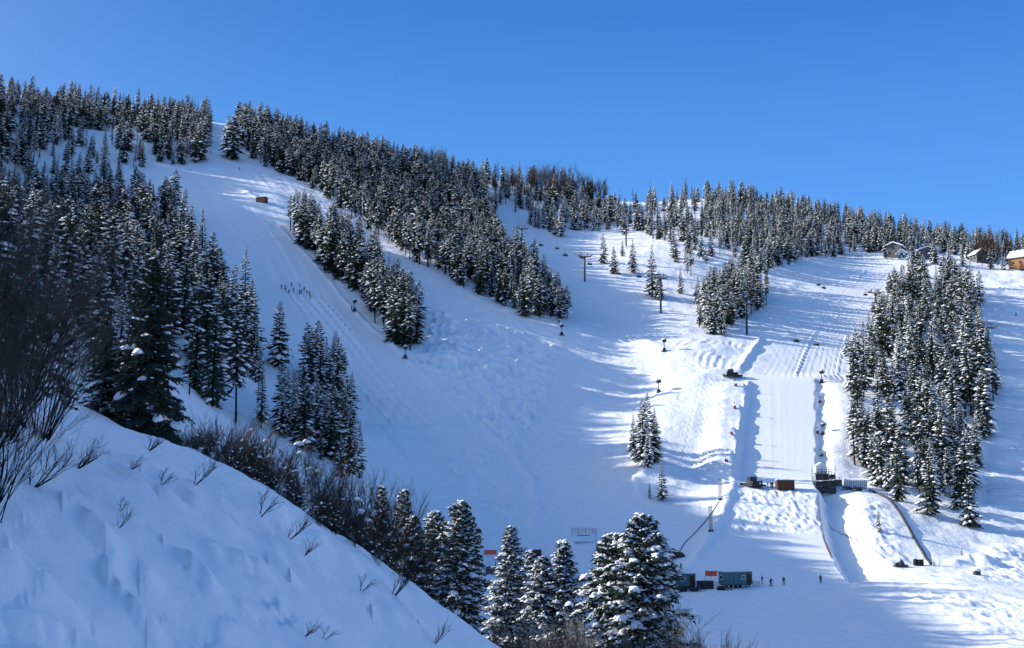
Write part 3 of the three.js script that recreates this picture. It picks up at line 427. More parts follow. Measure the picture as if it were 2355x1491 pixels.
const STANDS = [
  { name: 'strip', seed: 101, dark: 0.5, space: 4.6, h: [14, 21], pine: 0.5, px: [[655, 525], [745, 612], [830, 692], [880, 772], [925, 818], [968, 802], [945, 720], [870, 640], [780, 570], [700, 520]], label: 'conifer in the tree strip between the two steep runs' },
  { name: 'dark_forest', seed: 102, dark: 0.75, space: 5.4, h: [12, 20], pine: 0.5, px: [[565, 365], [640, 395], [700, 425], [760, 465], [850, 532], [930, 592], [1000, 627], [1060, 658], [1130, 697], [1200, 727], [1270, 747], [1315, 738], [1240, 660], [1180, 600], [1140, 560], [1130, 500], [1100, 425], [950, 398], [800, 358], [650, 318], [545, 295], [552, 345]], label: 'conifer in the dark forest right of the mogul run' },
  { name: 'ridge_left', seed: 103, dark: 0.5, space: 7, h: [13, 20], pine: 0.25, px: [[-60, 240], [150, 243], [330, 262], [480, 283], [492, 305], [462, 375], [375, 387], [340, 330], [290, 292], [180, 298], [150, 340], [-60, 400]], label: 'conifer in the high ridge forest at the upper left' },
  { name: 'upper_left', seed: 104, space: 9, h: [12, 19], pine: 0.1, fill: 0.8, px: [[-60, 400], [150, 345], [180, 330], [290, 330], [350, 400], [270, 425], [-60, 475]], label: 'snowy conifer on the terrace below the high left ridge' },
  { name: 'left_forest', seed: 105, dark: 0.6, space: 7, h: [14, 23], pine: 0.3, patch: 0.55, px: [[-60, 485], [200, 470], [330, 470], [405, 500], [425, 565], [480, 640], [530, 720], [575, 770], [585, 860], [600, 960], [545, 1010], [430, 980], [300, 930], [-60, 850]], label: 'conifer in the tall forest left of the mogul run' },
  { name: 'low_left', seed: 106, space: 6, h: [12, 18], pine: 0, px: [[630, 985], [700, 1040], [760, 1092], [830, 1122], [826, 1060], [760, 1010], [700, 975]], label: 'snowy conifer in the low stand above the brown scrub' },
  { name: 'cluster', seed: 107, space: 5.2, h: [14, 20], pine: 0, px: [[680, 885], [720, 905], [800, 962], [814, 968], [795, 900], [740, 862]], label: 'conifer in the dark cluster beside the mogul run foot' },
  { name: 'centre_clump', seed: 108, space: 5.6, h: [12, 18], pine: 0.15, px: [[1605, 768], [1675, 776], [1700, 740], [1765, 705], [1765, 650], [1700, 640], [1620, 690]], label: 'conifer in the clump above the aerials hill' },
  { name: 'right_ridge', seed: 109, space: 6.8, h: [9, 15.5], pine: 0.12, px: [[1660, 580], [1750, 632], [1840, 608], [1880, 590], [1960, 588], [2010, 586], [2150, 586], [2250, 602], [2400, 612], [2400, 585], [2300, 572], [2150, 547], [2000, 515], [1850, 485], [1700, 446], [1620, 448], [1640, 520]], label: 'conifer in the forest along the right hand ridge' },
  { name: 'right_sparse', seed: 110, space: 9, h: [9, 18], pine: 0.1, fill: 0.6, px: [[1490, 470], [1620, 448], [1640, 520], [1660, 585], [1600, 650], [1560, 620], [1500, 560], [1470, 530]], label: 'scattered conifer left of the right hand ridge forest' },
  { name: 'saddle', seed: 111, space: 8.5, h: [11, 19], pine: 0.2, fill: 0.8, px: [[1140, 495], [1205, 492], [1245, 545], [1280, 548], [1300, 532], [1480, 532], [1480, 490], [1400, 478], [1390, 458], [1300, 430], [1200, 427], [1110, 412]], label: 'conifer in the open wood on the saddle' },
  { name: 'right_clump', seed: 112, space: 6.4, h: [10, 23], pine: 0.12, patch: 0.8, patchSize: 12, px: [[1962, 1088], [2000, 1100], [2040, 1140], [2100, 1172], [2150, 1232], [2190, 1250], [2240, 1222], [2255, 1100], [2285, 930], [2300, 905], [2262, 820], [2260, 700], [2200, 650], [2110, 655], [2030, 720], [1985, 800], [1955, 900]], label: 'snowy conifer in the big clump right of the in-run' },
];
for (const s of STANDS) standTrees(s);

const SINGLES = [ // px of the top, row of the top, px and row of the foot, width class
  [640, 690, 640, 850, 2], [540, 258, 536, 368, 6], [520, 262, 522, 362, 0], [1385, 535, 1388, 606, 5], [1412, 566, 1412, 630, 2], [1455, 550, 1456, 628, 0], [1432, 552, 1432, 590, 0], [1500, 560, 1500, 684, 1], [1516, 620, 1517, 690, 2], [1565, 612, 1566, 676, 1],
  [1495, 902, 1490, 1066, 2], [1476, 920, 1474, 1050, 5], [1512, 935, 1506, 1040, 0], [1522, 1052, 1523, 1152, 1], [1494, 1105, 1494, 1150, 4], [2022, 1168, 2022, 1228, 3], [2210, 1262, 2212, 1282, 2], [1435, 470, 1436, 540, 1], [1290, 470, 1290, 545, 3], [2290, 860, 2290, 905, 5], [1600, 630, 1605, 700, 1],
  [1462, 950, 1458, 1062, 0], [1484, 915, 1480, 1075, 1], [1506, 955, 1506, 1072, 2], [1490, 985, 1492, 1088, 3], [2096, 552, 2100, 606, 0], [2150, 548, 2150, 608, 2], [2180, 556, 2184, 612, 3], [2215, 562, 2215, 614, 1], [2275, 568, 2280, 618, 5], [2305, 585, 2308, 622, 2], [2042, 552, 2038, 597, 5],
  [600, 830, 600, 985, 4], [648, 890, 648, 1000, 1], [565, 570, 560, 800, 4], [575, 640, 575, 840, 0], [775, 770, 775, 960, 4], [735, 768, 735, 930, 1], [460, 480, 462, 640, 4], [435, 470, 436, 640, 0],
];
const SINGLE_LABELS = ['lone big conifer left of the mogul run, above the small dark cluster', 'tall conifer pair member on the right at the very top of the run', 'tall conifer pair member on the left at the very top of the run', 'drooping sunlit conifer right of the T shaped lift tower', 'dark conifer at the shade edge right of the T shaped tower', 'conifer between the drooping one and the tall lift pole', 'small conifer behind the drooping one in the gully', 'tall narrow conifer behind the tall lift pole', 'broad conifer at the foot of the tall lift pole', 'lone conifer between the tall lift pole and the centre clump', 'largest conifer on the left rim of the sunny bench', 'left conifer of the trio on the rim of the sunny bench', 'right conifer of the trio on the rim of the sunny bench', 'conifer on the lower slope below the sunny bench', 'tiny conifer beside the one below the sunny bench', 'small conifer alone on the shaded snow right of the landing', 'little sapling at the foot of the right clump', 'conifer under the sunny slope lift tower', 'snowy conifer at the lower right of the saddle wood', 'small conifer at the right edge of the right clump', 'conifer at the upper left of the centre clump', 'lower left conifer of the group on the rim of the sunny bench', 'front middle conifer of the group on the rim of the sunny bench', 'front right conifer of the group on the rim of the sunny bench', 'frontmost snowy conifer of the group on the rim of the sunny bench', 'conifer between the grey house and the low grey house', 'conifer in front of the low grey house', 'snowy conifer right of the low grey house', 'conifer midway between the low grey house and the wooden cabin', 'thin conifer left of the wooden cabin', 'small dark conifer beside the wooden cabin', 'conifer at the left wall of the grey house', 'slim conifer left of the small dark cluster', 'conifer below the lone big conifer, above the low stand', 'very tall narrow conifer at the right edge of the left forest', 'conifer just right of the very tall narrow one', 'tallest conifer of the small dark cluster', 'second tallest conifer of the small dark cluster', 'tall narrow conifer at the upper right corner of the left forest', 'narrow conifer left of the one at the upper right corner of the left forest'];
const singleStand = { name: 'single', seed: 1 };
for (const [tx, ty, bx, by, k] of SINGLES) { const [x, z] = G(bx, by), d = -z, top = sight(tx, ty)[1] * d; treeList.push({ x, z, wide: tx > 1460 && tx < 1515 && ty > 890 ? 0.95 : 1, tilt: [0, 0], h: Math.max(2, top - height(x, z)), set: firs, i: k, mat: k % 3, rot: tx, stand: singleStand, label: SINGLE_LABELS[treeList.filter(t => t.stand === singleStand).length] }); }
// ---------------------------------------------------------------- the 300 conifers that show largest stand as trees of their own, the rest is forest
{
  const W = 1024, H = 648, K = W / 2355, cover = new Uint8Array(W * H);
  for (const t of treeList) { t.y = height(t.x, t.z); t.d = Math.hypot(t.x, t.z); }
  const proj = (x, y, z) => { const f = -z * CT + y * ST, v = y * CT + z * ST; return [(CX + FOCAL * x / f) * K, (CY - FOCAL * v / f) * K]; };
  const order = [...treeList].sort((a, b) => a.d - b.d);
  for (const t of order) {
    t.seen = 0; const [bx_, by_] = proj(t.x, t.y, t.z), [, ty] = proj(t.x, t.y + t.h, t.z), half = (by_ - ty) * 0.2; let block = false;
    for (let s = 0.3; s < 0.97; s += 0.02) { const q = s; if (height(t.x * q, t.z * q) > (t.y + t.h * 0.75) * q) { block = true; break; } }
    if (block) continue;
    for (let y = Math.max(0, Math.floor(ty)); y < Math.min(H, by_); y++) { const w = half * (y - ty) / (by_ - ty); for (let x = Math.max(0, Math.floor(bx_ - w)); x <= Math.min(W - 1, bx_ + w); x++) if (!cover[y * W + x]) { cover[y * W + x] = 1; t.seen++; } }
  }
  const single = treeList.filter(t => t.stand === singleStand), rank = treeList.filter(t => t.stand !== singleStand && t.seen > 0).sort((a, b) => b.seen - a.seen), own = new Set([...single, ...rank.slice(0, 300 - single.length - 14)]);
  const cellOf = new Map(); for (const st of STANDS) { const l = [...own].filter(t => t.stand === st).map(t => [t, proj(t.x, t.y, t.z)]); if (!l.length) continue; const q = (k, f) => { const v = l.map(e => e[1][k]).sort((a, b) => a - b); return v[Math.floor(f * (v.length - 1))]; }, x1 = q(0, 0.33), x2 = q(0, 0.67), y1 = q(1, 0.33), y2 = q(1, 0.67); for (const [t, p] of l) { const r = p[1] < y1 ? 'upper' : p[1] > y2 ? 'lower' : 'middle', c = p[0] < x1 ? 'left' : p[0] > x2 ? 'right' : 'central'; cellOf.set(t, r === 'middle' && c === 'central' ? 'middle part' : r + ' ' + c + ' part'); } }
  const groupOf = {};
  for (const s of STANDS) groupOf[s.name] = s.label.replace(/^.*?(conifer)/, 'conifers');
  const quat = t => new THREE.Quaternion().setFromEuler(new THREE.Euler(t.tilt[0], t.rot, t.tilt[1]));
  for (const t of own) {
    const g = t.set[t.i], o = new THREE.Group(); o.name = numbered(t.set === pines ? 'lodgepole_pine' : 'fir_tree'); o.position.set(t.x, t.y, t.z); o.quaternion.copy(quat(t)); o.scale.set(t.h * t.wide, t.h, t.h * t.wide);
    o.userData = t.stand === singleStand ? { label: t.label, category: 'tree' } : { label: t.stand.label + ', ' + cellOf.get(t), category: 'tree', group: groupOf[t.stand.name] + ', ' + cellOf.get(t) };
    for (const [n, geo, m] of [['trunk', g.trunk, barkMat], ['crown', g.crown, needleMats[t.mat]], ['snow_pads', g.snow, treeSnowMat]]) { const q = new THREE.Mesh(geo, m); q.name = n; if (n === 'snow_pads') q.userData.kind = 'stuff'; q.castShadow = q.receiveShadow = true; o.add(q); }
    scene.add(o);
  }
  const forest = new THREE.Group(); forest.name = 'distant_forest'; forest.userData = { kind: 'stuff', label: 'mass of small snowy conifers filling the mountain forests', category: 'forest' }; scene.add(forest);
  const by = new Map(); for (const t of treeList) if (!own.has(t)) { const g = t.set[t.i]; const k = g; if (!by.has(k)) by.set(k, []); by.get(k).push(t); }
  let vi = 0;
  for (const [g, list] of by) { vi++; for (const [n, geo, m] of [['trunk', g.trunk, barkMat], ['crown', g.crown, needleMats[vi % 3]], ['snow_pads', g.snow, treeSnowMat]]) { const im = new THREE.InstancedMesh(geo, m, list.length); im.name = n; im.userData.kind = 'stuff'; im.castShadow = im.receiveShadow = true; list.forEach((t, k) => im.setMatrixAt(k, new THREE.Matrix4().compose(new THREE.Vector3(t.x, t.y, t.z), quat(t), new THREE.Vector3(t.h * t.wide, t.h, t.h * t.wide)))); forest.add(im); } }
  console.log('trees', treeList.length, 'own', own.size, 'smallest own', rank[300 - single.length - 15]?.seen);
}
// ---------------------------------------------------------------- near conifers, shrubs, bare aspens
const add = (o) => { o.traverse(m => { if (m.isMesh) m.castShadow = m.receiveShadow = true; }); scene.add(o); return o; };
function thing(name, label, category, pos, turn = 0, group) { const o = new THREE.Group(); o.name = numbered(name); o.position.copy(pos); o.rotation.y = turn; o.userData = { label, category }; if (group) o.userData.group = group; scene.add(o); return o; }
function part(parent, name, geo, mat, label) { const m = new THREE.Mesh(geo, mat); m.name = name; m.castShadow = m.receiveShadow = true; if (label) m.userData.label = label; parent.add(m); return m; }
const heroes = [
  // px, top row, distance, seed, options, label
  [352, 596, 60, 301, { width: 0.23, load: 0.2, clump: 1.15, branches: 280, shape: 0.82, bare: 0.03 }, 'large dark spruce with snow pads standing on the crest of the foreground bank'],
  [248, 735, 61, 302, { width: 0.28, load: 0.22, clump: 1.1, branches: 220, shape: 0.7, bare: 0.03 }, 'shorter dark spruce just left of the large crest spruce'],
  [300, 790, 64, 309, { width: 0.32, load: 0.25, clump: 1.0, branches: 180, shape: 0.7, bare: 0.02 }, 'bushy dark spruce filling the gap behind the large crest spruce'],
  [142, 705, 52, 303, { width: 0.24, load: 0.95, clump: 1.9, branches: 70, shape: 0.6 }, 'small spruce sapling buried in snow pads among the bare branches'],
  [706, 1112, 53, 304, { width: 0.26, load: 0.9, clump: 1.5, branches: 80 }, 'small snow capped spruce poking from the brown scrub'],
  [880, 1118, 118, 305, { width: 0.17, load: 1, clump: 0.85, branches: 120 }, 'slim snowy conifer top rising behind the brown scrub'],
  [925, 1128, 112, 306, { width: 0.2, load: 1, clump: 0.85, branches: 140 }, 'sunlit snowy conifer top at the lower end of the scrub'],
  [952, 1190, 104, 307, { width: 0.24, load: 1, clump: 0.8, branches: 220, shape: 0.6 }, 'leftmost of the three tall conifers at the edge of the bank'],
  [1000, 1178, 108, 308, { width: 0.22, load: 1, clump: 0.8, branches: 220, shape: 0.55 }, 'middle one of the three tall conifers at the edge of the bank'],
  [1054, 1155, 104, 310, { width: 0.22, load: 1, clump: 0.8, branches: 230, shape: 0.55, tops: 2 }, 'rightmost and tallest of the three conifers at the edge of the bank'],
  [1173, 1212, 92, 311, { width: 0.24, load: 1, clump: 0.85, branches: 280, shape: 0.8 }, 'broad pyramid spruce heavy with snow below the finish area'],
  [1216, 1268, 97, 312, { width: 0.17, load: 1, clump: 0.85, branches: 120, shape: 0.6 }, 'slim snowy spruce close behind the broad pyramid spruce'],
  [1298, 1246, 88, 313, { width: 0.25, load: 1, clump: 0.85, branches: 240, shape: 0.7, tops: 2 }, 'twin topped snowy spruce in the gap beside the grey willow'],
  [1478, 1186, 66, 314, { width: 0.33, load: 1, clump: 0.855, branches: 270, shape: 0.62, tops: 2, gap: 0.15 }, 'nearest big spruce with thick snow pads in front of the teal trailers'],
];
heroes.forEach(([px, top, d, seed, opt, label], k) => {
  const [a, b] = sight(px, top), x = a * d, z = -d, y = height(x, z), h = b * d - y, g = conifer(seed, { fine: d < 70 ? 20 : 15, ball: d < 70 ? BALL2 : BALL1, ...opt });
  const o = thing('spruce_tree', label, 'tree', new THREE.Vector3(x, y, z), seed * 1.7); o.scale.setScalar(h);
  part(o, 'trunk', g.trunk, barkMat); part(o, 'crown', g.crown, needleMats[k % 2]); part(o, 'snow_pads', g.snow, treeSnowMat).userData.kind = 'stuff';
});

const twigBrown = new THREE.MeshStandardMaterial({ color: new THREE.Color(0.43, 0.31, 0.215), roughness: 0.95 }), twigGrey = new THREE.MeshStandardMaterial({ color: new THREE.Color(0.40, 0.35, 0.31), roughness: 0.95 }), stemDark = new THREE.MeshStandardMaterial({ color: new THREE.Color(0.075, 0.062, 0.055), roughness: 0.95 }), twigFrost = new THREE.MeshStandardMaterial({ color: new THREE.Color(0.6, 0.61, 0.63), roughness: 0.9 });
const stemGrey = new THREE.MeshStandardMaterial({ color: new THREE.Color(0.24, 0.205, 0.185), roughness: 0.95 }), twigPale = new THREE.MeshStandardMaterial({ color: new THREE.Color(0.52, 0.47, 0.43), roughness: 0.95 });
// unit shrub about 1 m tall: stems fork into finer and finer twigs
function shrub(seed, { stems = 7, spread = 0.5, depth = 4, kids = 3, thick = 0.014, fine = 0.0035, up = 0.5, lean = [0, 0], len = 0.42, snow = 0, frost = 0 }) {
  const R = rng(seed), wood = new Soup(), twig = new Soup(), cap = new Soup(), rime = new Soup();
  const grow = (p, d, l, r, lev) => {
    const q = [p], dir = [...d]; const n = lev > 1 ? 3 : 2; let c = p;
    for (let k = 0; k < n; k++) { dir[0] += (R() - 0.5) * 0.45; dir[1] += (R() - 0.5) * 0.35 + up * 0.10; dir[2] += (R() - 0.5) * 0.45; const m = Math.hypot(...dir); c = [c[0] + dir[0] / m * l / n, Math.max(0.01, c[1] + dir[1] / m * l / n), c[2] + dir[2] / m * l / n]; q.push(c); }
    (lev > 1 ? wood : twig).tube(q, q.map((_, i) => lerp(r, r * 0.62, i / (q.length - 1))), lev > 2 ? 5 : 3);
    if (frost && lev <= 1 && R() < frost) rime.tube(q.map(v => [v[0], v[1] + r * 0.9, v[2]]), q.map(() => r * 0.9), 3);
    if (snow && lev >= 1 && R() < snow) { const m = q[1], s = 0.018 + 0.04 * R() * R(); cap.blob([m[0], m[1] + s * 0.4, m[2]], s * 1.5, s * 0.8, s, R() * 6, 0, BALL1, 0.2, R); }
    if (lev <= 0) return;
    const K = kids + (R() < 0.5 ? 1 : 0);
    for (let k = 0; k < K; k++) { const f = q[1 + Math.floor(R() * (q.length - 1))], nd = [dir[0] + (R() - 0.5) * 1.9, dir[1] + (R() - 0.35) * 1.1, dir[2] + (R() - 0.5) * 1.9]; grow(f, nd, l * (0.58 + 0.25 * R()), Math.max(fine, r * 0.55), lev - 1); }
  };
  for (let s = 0; s < stems; s++) { const a = R() * 6.28, t = spread * (0.3 + 0.9 * R()); grow([Math.cos(a) * 0.06 * R(), -0.05, Math.sin(a) * 0.06 * R()], [Math.cos(a) * t + lean[0], 1, Math.sin(a) * t + lean[1]], len * (0.75 + 0.5 * R()), thick * (0.7 + 0.6 * R()), depth); }
  return { wood: wood.geo(), twig: twig.geo(), cap: snow ? cap.geo() : null, rime: frost ? rime.geo() : null };
}
function plantShrub(name, g, label, category, pos, turn, size, mats, group) {
  const o = thing(name, label, category, pos, turn, group); o.scale.set(size[0], size[1], size[0]);
  part(o, 'stems', g.wood, mats[0]); part(o, 'twigs', g.twig, mats[1]); if (g.cap) part(o, 'snow_caps', g.cap, treeSnowMat).userData.kind = 'stuff'; if (g.rime) part(o, 'rime', g.rime, twigFrost); return o;
}
// brown oak scrub along the crest of the bank
const scrubKinds = [1, 2, 3, 4].map(k => shrub(400 + k, { stems: 9, spread: 0.8, depth: 4, kids: 3, thick: 0.0075, fine: 0.0017, snow: 0.012 + 0.006 * k, len: 0.42 }));
const scrubSpots = [[470, 952, 64], [515, 965, 66], [560, 975, 70], [605, 985, 66], [640, 1000, 72], [680, 1020, 64], [715, 1040, 70], [745, 1062, 62], [780, 1082, 68], [815, 1100, 60], [850, 1130, 64], [880, 1160, 60], [915, 1190, 62], [945, 1222, 58], [560, 1020, 56], [640, 1075, 56], [715, 1120, 57], [790, 1165, 56], [850, 1210, 55], [905, 1262, 54], [500, 1000, 58], [455, 985, 58], [680, 1100, 55], [760, 1150, 54], [830, 1190, 56], [600, 1050, 55], [480, 1030, 47], [530, 1050, 47.5], [580, 1090, 48], [625, 1120, 48.5], [670, 1150, 49], [735, 1180, 49.5], [770, 1200, 50], [820, 1240, 50], [870, 1275, 50], [930, 1320, 50]];
scrubSpots.forEach(([px, top, d], k) => {
  const [a, b] = sight(px, top), x = a * d, z = -d, y = height(x, z), h = clamp((b * d - y) / 0.95, 0.9, 5), where = px < 540 ? 'in the thicket right of the large crest spruce' : px < 660 ? 'in the upper middle of the crest thicket' : px < 760 ? 'in the crest thicket around the small snow capped spruce' : px < 860 ? 'in the lower middle of the crest thicket' : 'at the lower end of the crest thicket by the tall conifers';
  plantShrub('oak_scrub', scrubKinds[k % 4], 'leafless brown oak bush ' + where, 'bush', new THREE.Vector3(x, y, z), k * 2.1, [h * 0.95, h], [stemGrey, k % 3 ? twigBrown : twigGrey], 'oak bushes ' + where);
});
// tall bare shrubs at the left edge
const tallKinds = [1, 2].map(k => shrub(430 + k, { stems: 21, spread: 0.75, depth: 5, kids: 2, thick: 0.0046, fine: 0.0008, up: 0.4, len: 0.37 }));
[[-70, 300, 29, 'tallest bare shrub at the left edge, its brown twigs reaching to the ridge'], [40, 330, 31, 'bare brown shrub right of the tallest one at the left edge'], [115, 520, 33, 'bare grey brown shrub nearest to the snow buried sapling'], [-30, 560, 27, 'low dense bare shrub under the tallest one at the left edge'], [75, 420, 36, 'bare shrub rising behind the right one of the tall pair at the left edge'], [10, 640, 25, 'lowest bare shrub at the left edge, in front of the tall ones']].forEach(([px, top, d, label], k) => {
  const [a, b] = sight(px, top), x = a * d, z = -d, y = height(x, z), h = (b * d - y) / 1.1; plantShrub('bare_shrub', tallKinds[k % 2], label, 'shrub', new THREE.Vector3(x, y, z), k * 2.6 + 0.5, [h * 0.8, h], [twigPale, twigPale]);
});
// dark branches and twigs sticking out of the foreground snow
const loose = [1, 2, 3].map(k => shrub(450 + k, { stems: 3 + k, spread: 0.8, depth: 3, kids: 2, thick: 0.014, fine: 0.0035, up: 0.1, len: 0.5, lean: [0.9, 0] }));
[[-10, 1035, 2.0, 'big dark arching branches rising from the snow at the left edge'], [75, 1118, 1.3, 'dark branch with forked twigs lying across the snow below the arching branches'], [175, 1075, 0.9, 'low dark twigs between the arching branches and the bank crest'], [275, 1175, 0.45, 'upper small tuft of thin twigs alone in the smooth snow'], [272, 1212, 0.45, 'lower small tuft of thin twigs alone in the smooth snow'], [295, 1080, 0.55, 'small twig tuft below the large crest spruce'], [370, 1115, 0.7, 'dark twigs in the snow below the crest spruce foot'], [450, 1110, 0.9, 'bent twigs at the upper edge of the wind drifts'], [340, 1035, 0.8, 'twigs at the foot of the large crest spruce'], [600, 1185, 0.9, 'bare twigs in front of the scrub beside a drift crest'], [665, 1238, 1.0, 'slanting bare stems below the small snow capped spruce'], [700, 1275, 0.6, 'thin twigs half buried lower than the slanting stems'], [830, 1360, 0.7, 'thin grey twigs near the rim of the bank'], [905, 1368, 1.25, 'upright dark bare stems at the rim of the bank'], [700, 1462, 0.55, 'dark broken stems in the snow at the bottom'], [745, 1470, 0.5, 'forked twig beside the dark broken stems at the bottom'], [1000, 1478, 0.7, 'pale upright twigs at the lower tip of the bank']].forEach(([px, py, h, label], k) => {
  const g = ground(px, py, 4, 90, height); if (!g) return; plantShrub('bare_twigs', loose[k % 3], label, 'twigs', new THREE.Vector3(g[0], height(g[0], g[1]) - 0.02, g[1]), ((k * 0.37) % 1 - 0.5) * 1.4, [h, h * (0.8 + (k * 0.61) % 0.5)], [stemDark, stemDark]);
});
// rimed willows at the bottom
const willowKinds = [1, 2].map(k => shrub(470 + k, { stems: 13, spread: 0.85, depth: 4, kids: 3, thick: 0.005, fine: 0.0017, up: 0.45, len: 0.40, frost: 0.75 }));
[[1150, 1420, 76, 'grey rimed willow in front of the broad pyramid spruce'], [1210, 1405, 78, 'grey rimed willow under the twin topped spruce'], [1270, 1415, 74, 'rimed willow left of the middle willow gap'], [1340, 1310, 84, 'tall pale willow between the twin topped spruce and the nearest spruce'], [1390, 1360, 78, 'pale willow touching the left side of the nearest spruce'], [1425, 1440, 62, 'low rimed willow at the left foot of the nearest spruce'], [1500, 1430, 58, 'rimed willow in front of the nearest spruce'], [1560, 1402, 60, 'rimed willow right of the nearest spruce, under the teal trailers'], [1615, 1425, 62, 'rightmost large rimed willow at the bottom edge'], [1660, 1470, 64, 'small rimed willow at the right end of the willow row'], [1310, 1450, 68, 'low willow at the bottom edge between two spruces']].forEach(([px, top, d, label], k) => {
  const [a, b] = sight(px, top), x = a * d, z = -d, y = height(x, z), h = clamp((b * d - y) / 0.95, 1, 7); plantShrub('willow_shrub', willowKinds[k % 2], label, 'shrub', new THREE.Vector3(x, y, z), k * 1.9, [h * 0.66, h * 0.86], [twigPale, twigFrost]);
});
// leafless aspens high on the saddle
const aspenKinds = [1, 2].map(k => shrub(490 + k, { stems: 2, spread: 0.12, depth: 4, kids: 3, thick: 0.011, fine: 0.0024, up: 0.9, len: 0.5 }));
const aspenTwig = new THREE.MeshStandardMaterial({ color: new THREE.Color(0.30, 0.21, 0.14), roughness: 0.95 }), aspenBark = new THREE.MeshStandardMaterial({ color: new THREE.Color(0.30, 0.26, 0.21), roughness: 0.9 });
{
  const R = rng(77), areas = [[[1240, 428], [1390, 448], [1390, 490], [1250, 470], [1150, 450]], [[955, 396], [1030, 402], [1030, 420], [960, 415]], [[2240, 596], [2320, 602], [2320, 618], [2240, 610]]].map(a => line(a)), labels = ['leafless brown aspen in the grove on the saddle skyline', 'leafless aspen on the skyline of the left mountain shoulder', 'leafless aspen beside the wooden cabin at the right edge'], counts = [70, 22, 14];
  areas.forEach((p, ai) => { const b = box(p, 0); for (let n = 0, tries = 0; n < counts[ai] && tries < 4000; tries++) { const x = lerp(b[0], b[2], R()), z = lerp(b[1], b[3], R()); if (!inPoly(x, z, p)) continue; n++; const h = 10 + 5 * R(); plantShrub('aspen_tree', aspenKinds[n % 2], labels[ai], 'tree', new THREE.Vector3(x, height(x, z), z), R() * 6, [h * 0.6, h], [aspenBark, aspenTwig], labels[ai].replace('leafless ', '').replace('aspen', 'aspens')); } });
}
// ---------------------------------------------------------------- built things
const M = (r, g, b, rough = 0.7, metal = 0) => new THREE.MeshStandardMaterial({ color: new THREE.Color(r, g, b), roughness: rough, metalness: metal });
const mat = { black: M(0.012, 0.013, 0.016, 0.6), dark: M(0.03, 0.032, 0.038, 0.6), steel: M(0.05, 0.055, 0.065, 0.5, 0.3), galv: M(0.16, 0.17, 0.18, 0.5, 0.4), teal: M(0.055, 0.15, 0.16, 0.55), tealDark: M(0.03, 0.075, 0.10, 0.55), white: M(0.72, 0.73, 0.74, 0.6), wood: M(0.085, 0.036, 0.018, 0.8), wood2: M(0.06, 0.027, 0.014, 0.8), wood3: M(0.11, 0.048, 0.023, 0.8), orange: M(0.92, 0.13, 0.05, 0.7), red: M(0.22, 0.02, 0.02, 0.6), glass: M(0.03, 0.04, 0.05, 0.12), greyWall: M(0.11, 0.11, 0.11, 0.8), cedar: M(0.30, 0.15, 0.055, 0.8), snow: treeSnowMat, rubber: M(0.015, 0.015, 0.016, 0.9), green: M(0.03, 0.07, 0.05, 0.6), mesh: M(0.09, 0.06, 0.075, 0.9) };
const bx = (w, h, d, x = 0, y = 0, z = 0, rx = 0, ry = 0, rz = 0) => { const g = new THREE.BoxGeometry(w, h, d); g.rotateX(rx); g.rotateY(ry); g.rotateZ(rz); g.translate(x, y, z); return g; };
const cy = (r0, r1, h, x = 0, y = 0, z = 0, n = 10, rx = 0, rz = 0) => { const g = new THREE.CylinderGeometry(r1, r0, h, n); g.rotateX(rx); g.rotateZ(rz); g.translate(x, y, z); return g; };
function bar(a, b, r, n = 6) { const A = new THREE.Vector3(...a), B = new THREE.Vector3(...b), d = B.clone().sub(A), g = new THREE.CylinderGeometry(r, r, d.length(), n); g.applyQuaternion(new THREE.Quaternion().setFromUnitVectors(new THREE.Vector3(0, 1, 0), d.clone().normalize())); const m = A.add(B).multiplyScalar(0.5); g.translate(m.x, m.y, m.z); return g; }
const join = (...g) => mergeGeometries(g.flat());
function prism(pts, depth) { const s = new THREE.Shape(pts.map(p => new THREE.Vector2(...p))), g = new THREE.ExtrudeGeometry(s, { depth, bevelEnabled: false }); g.translate(0, 0, -depth / 2); return g; }
const mound = (w, h, d, x, y, z, seed = 1) => { const s = new Soup(), R = rng(seed); s.blob([x, y, z], w / 2, h, d / 2, 0, 0, BALL1, 0.15, R); const g = s.geo(); g.setAttribute('uv', new THREE.Float32BufferAttribute(new Float32Array(g.attributes.position.count * 2), 2)); return g; };

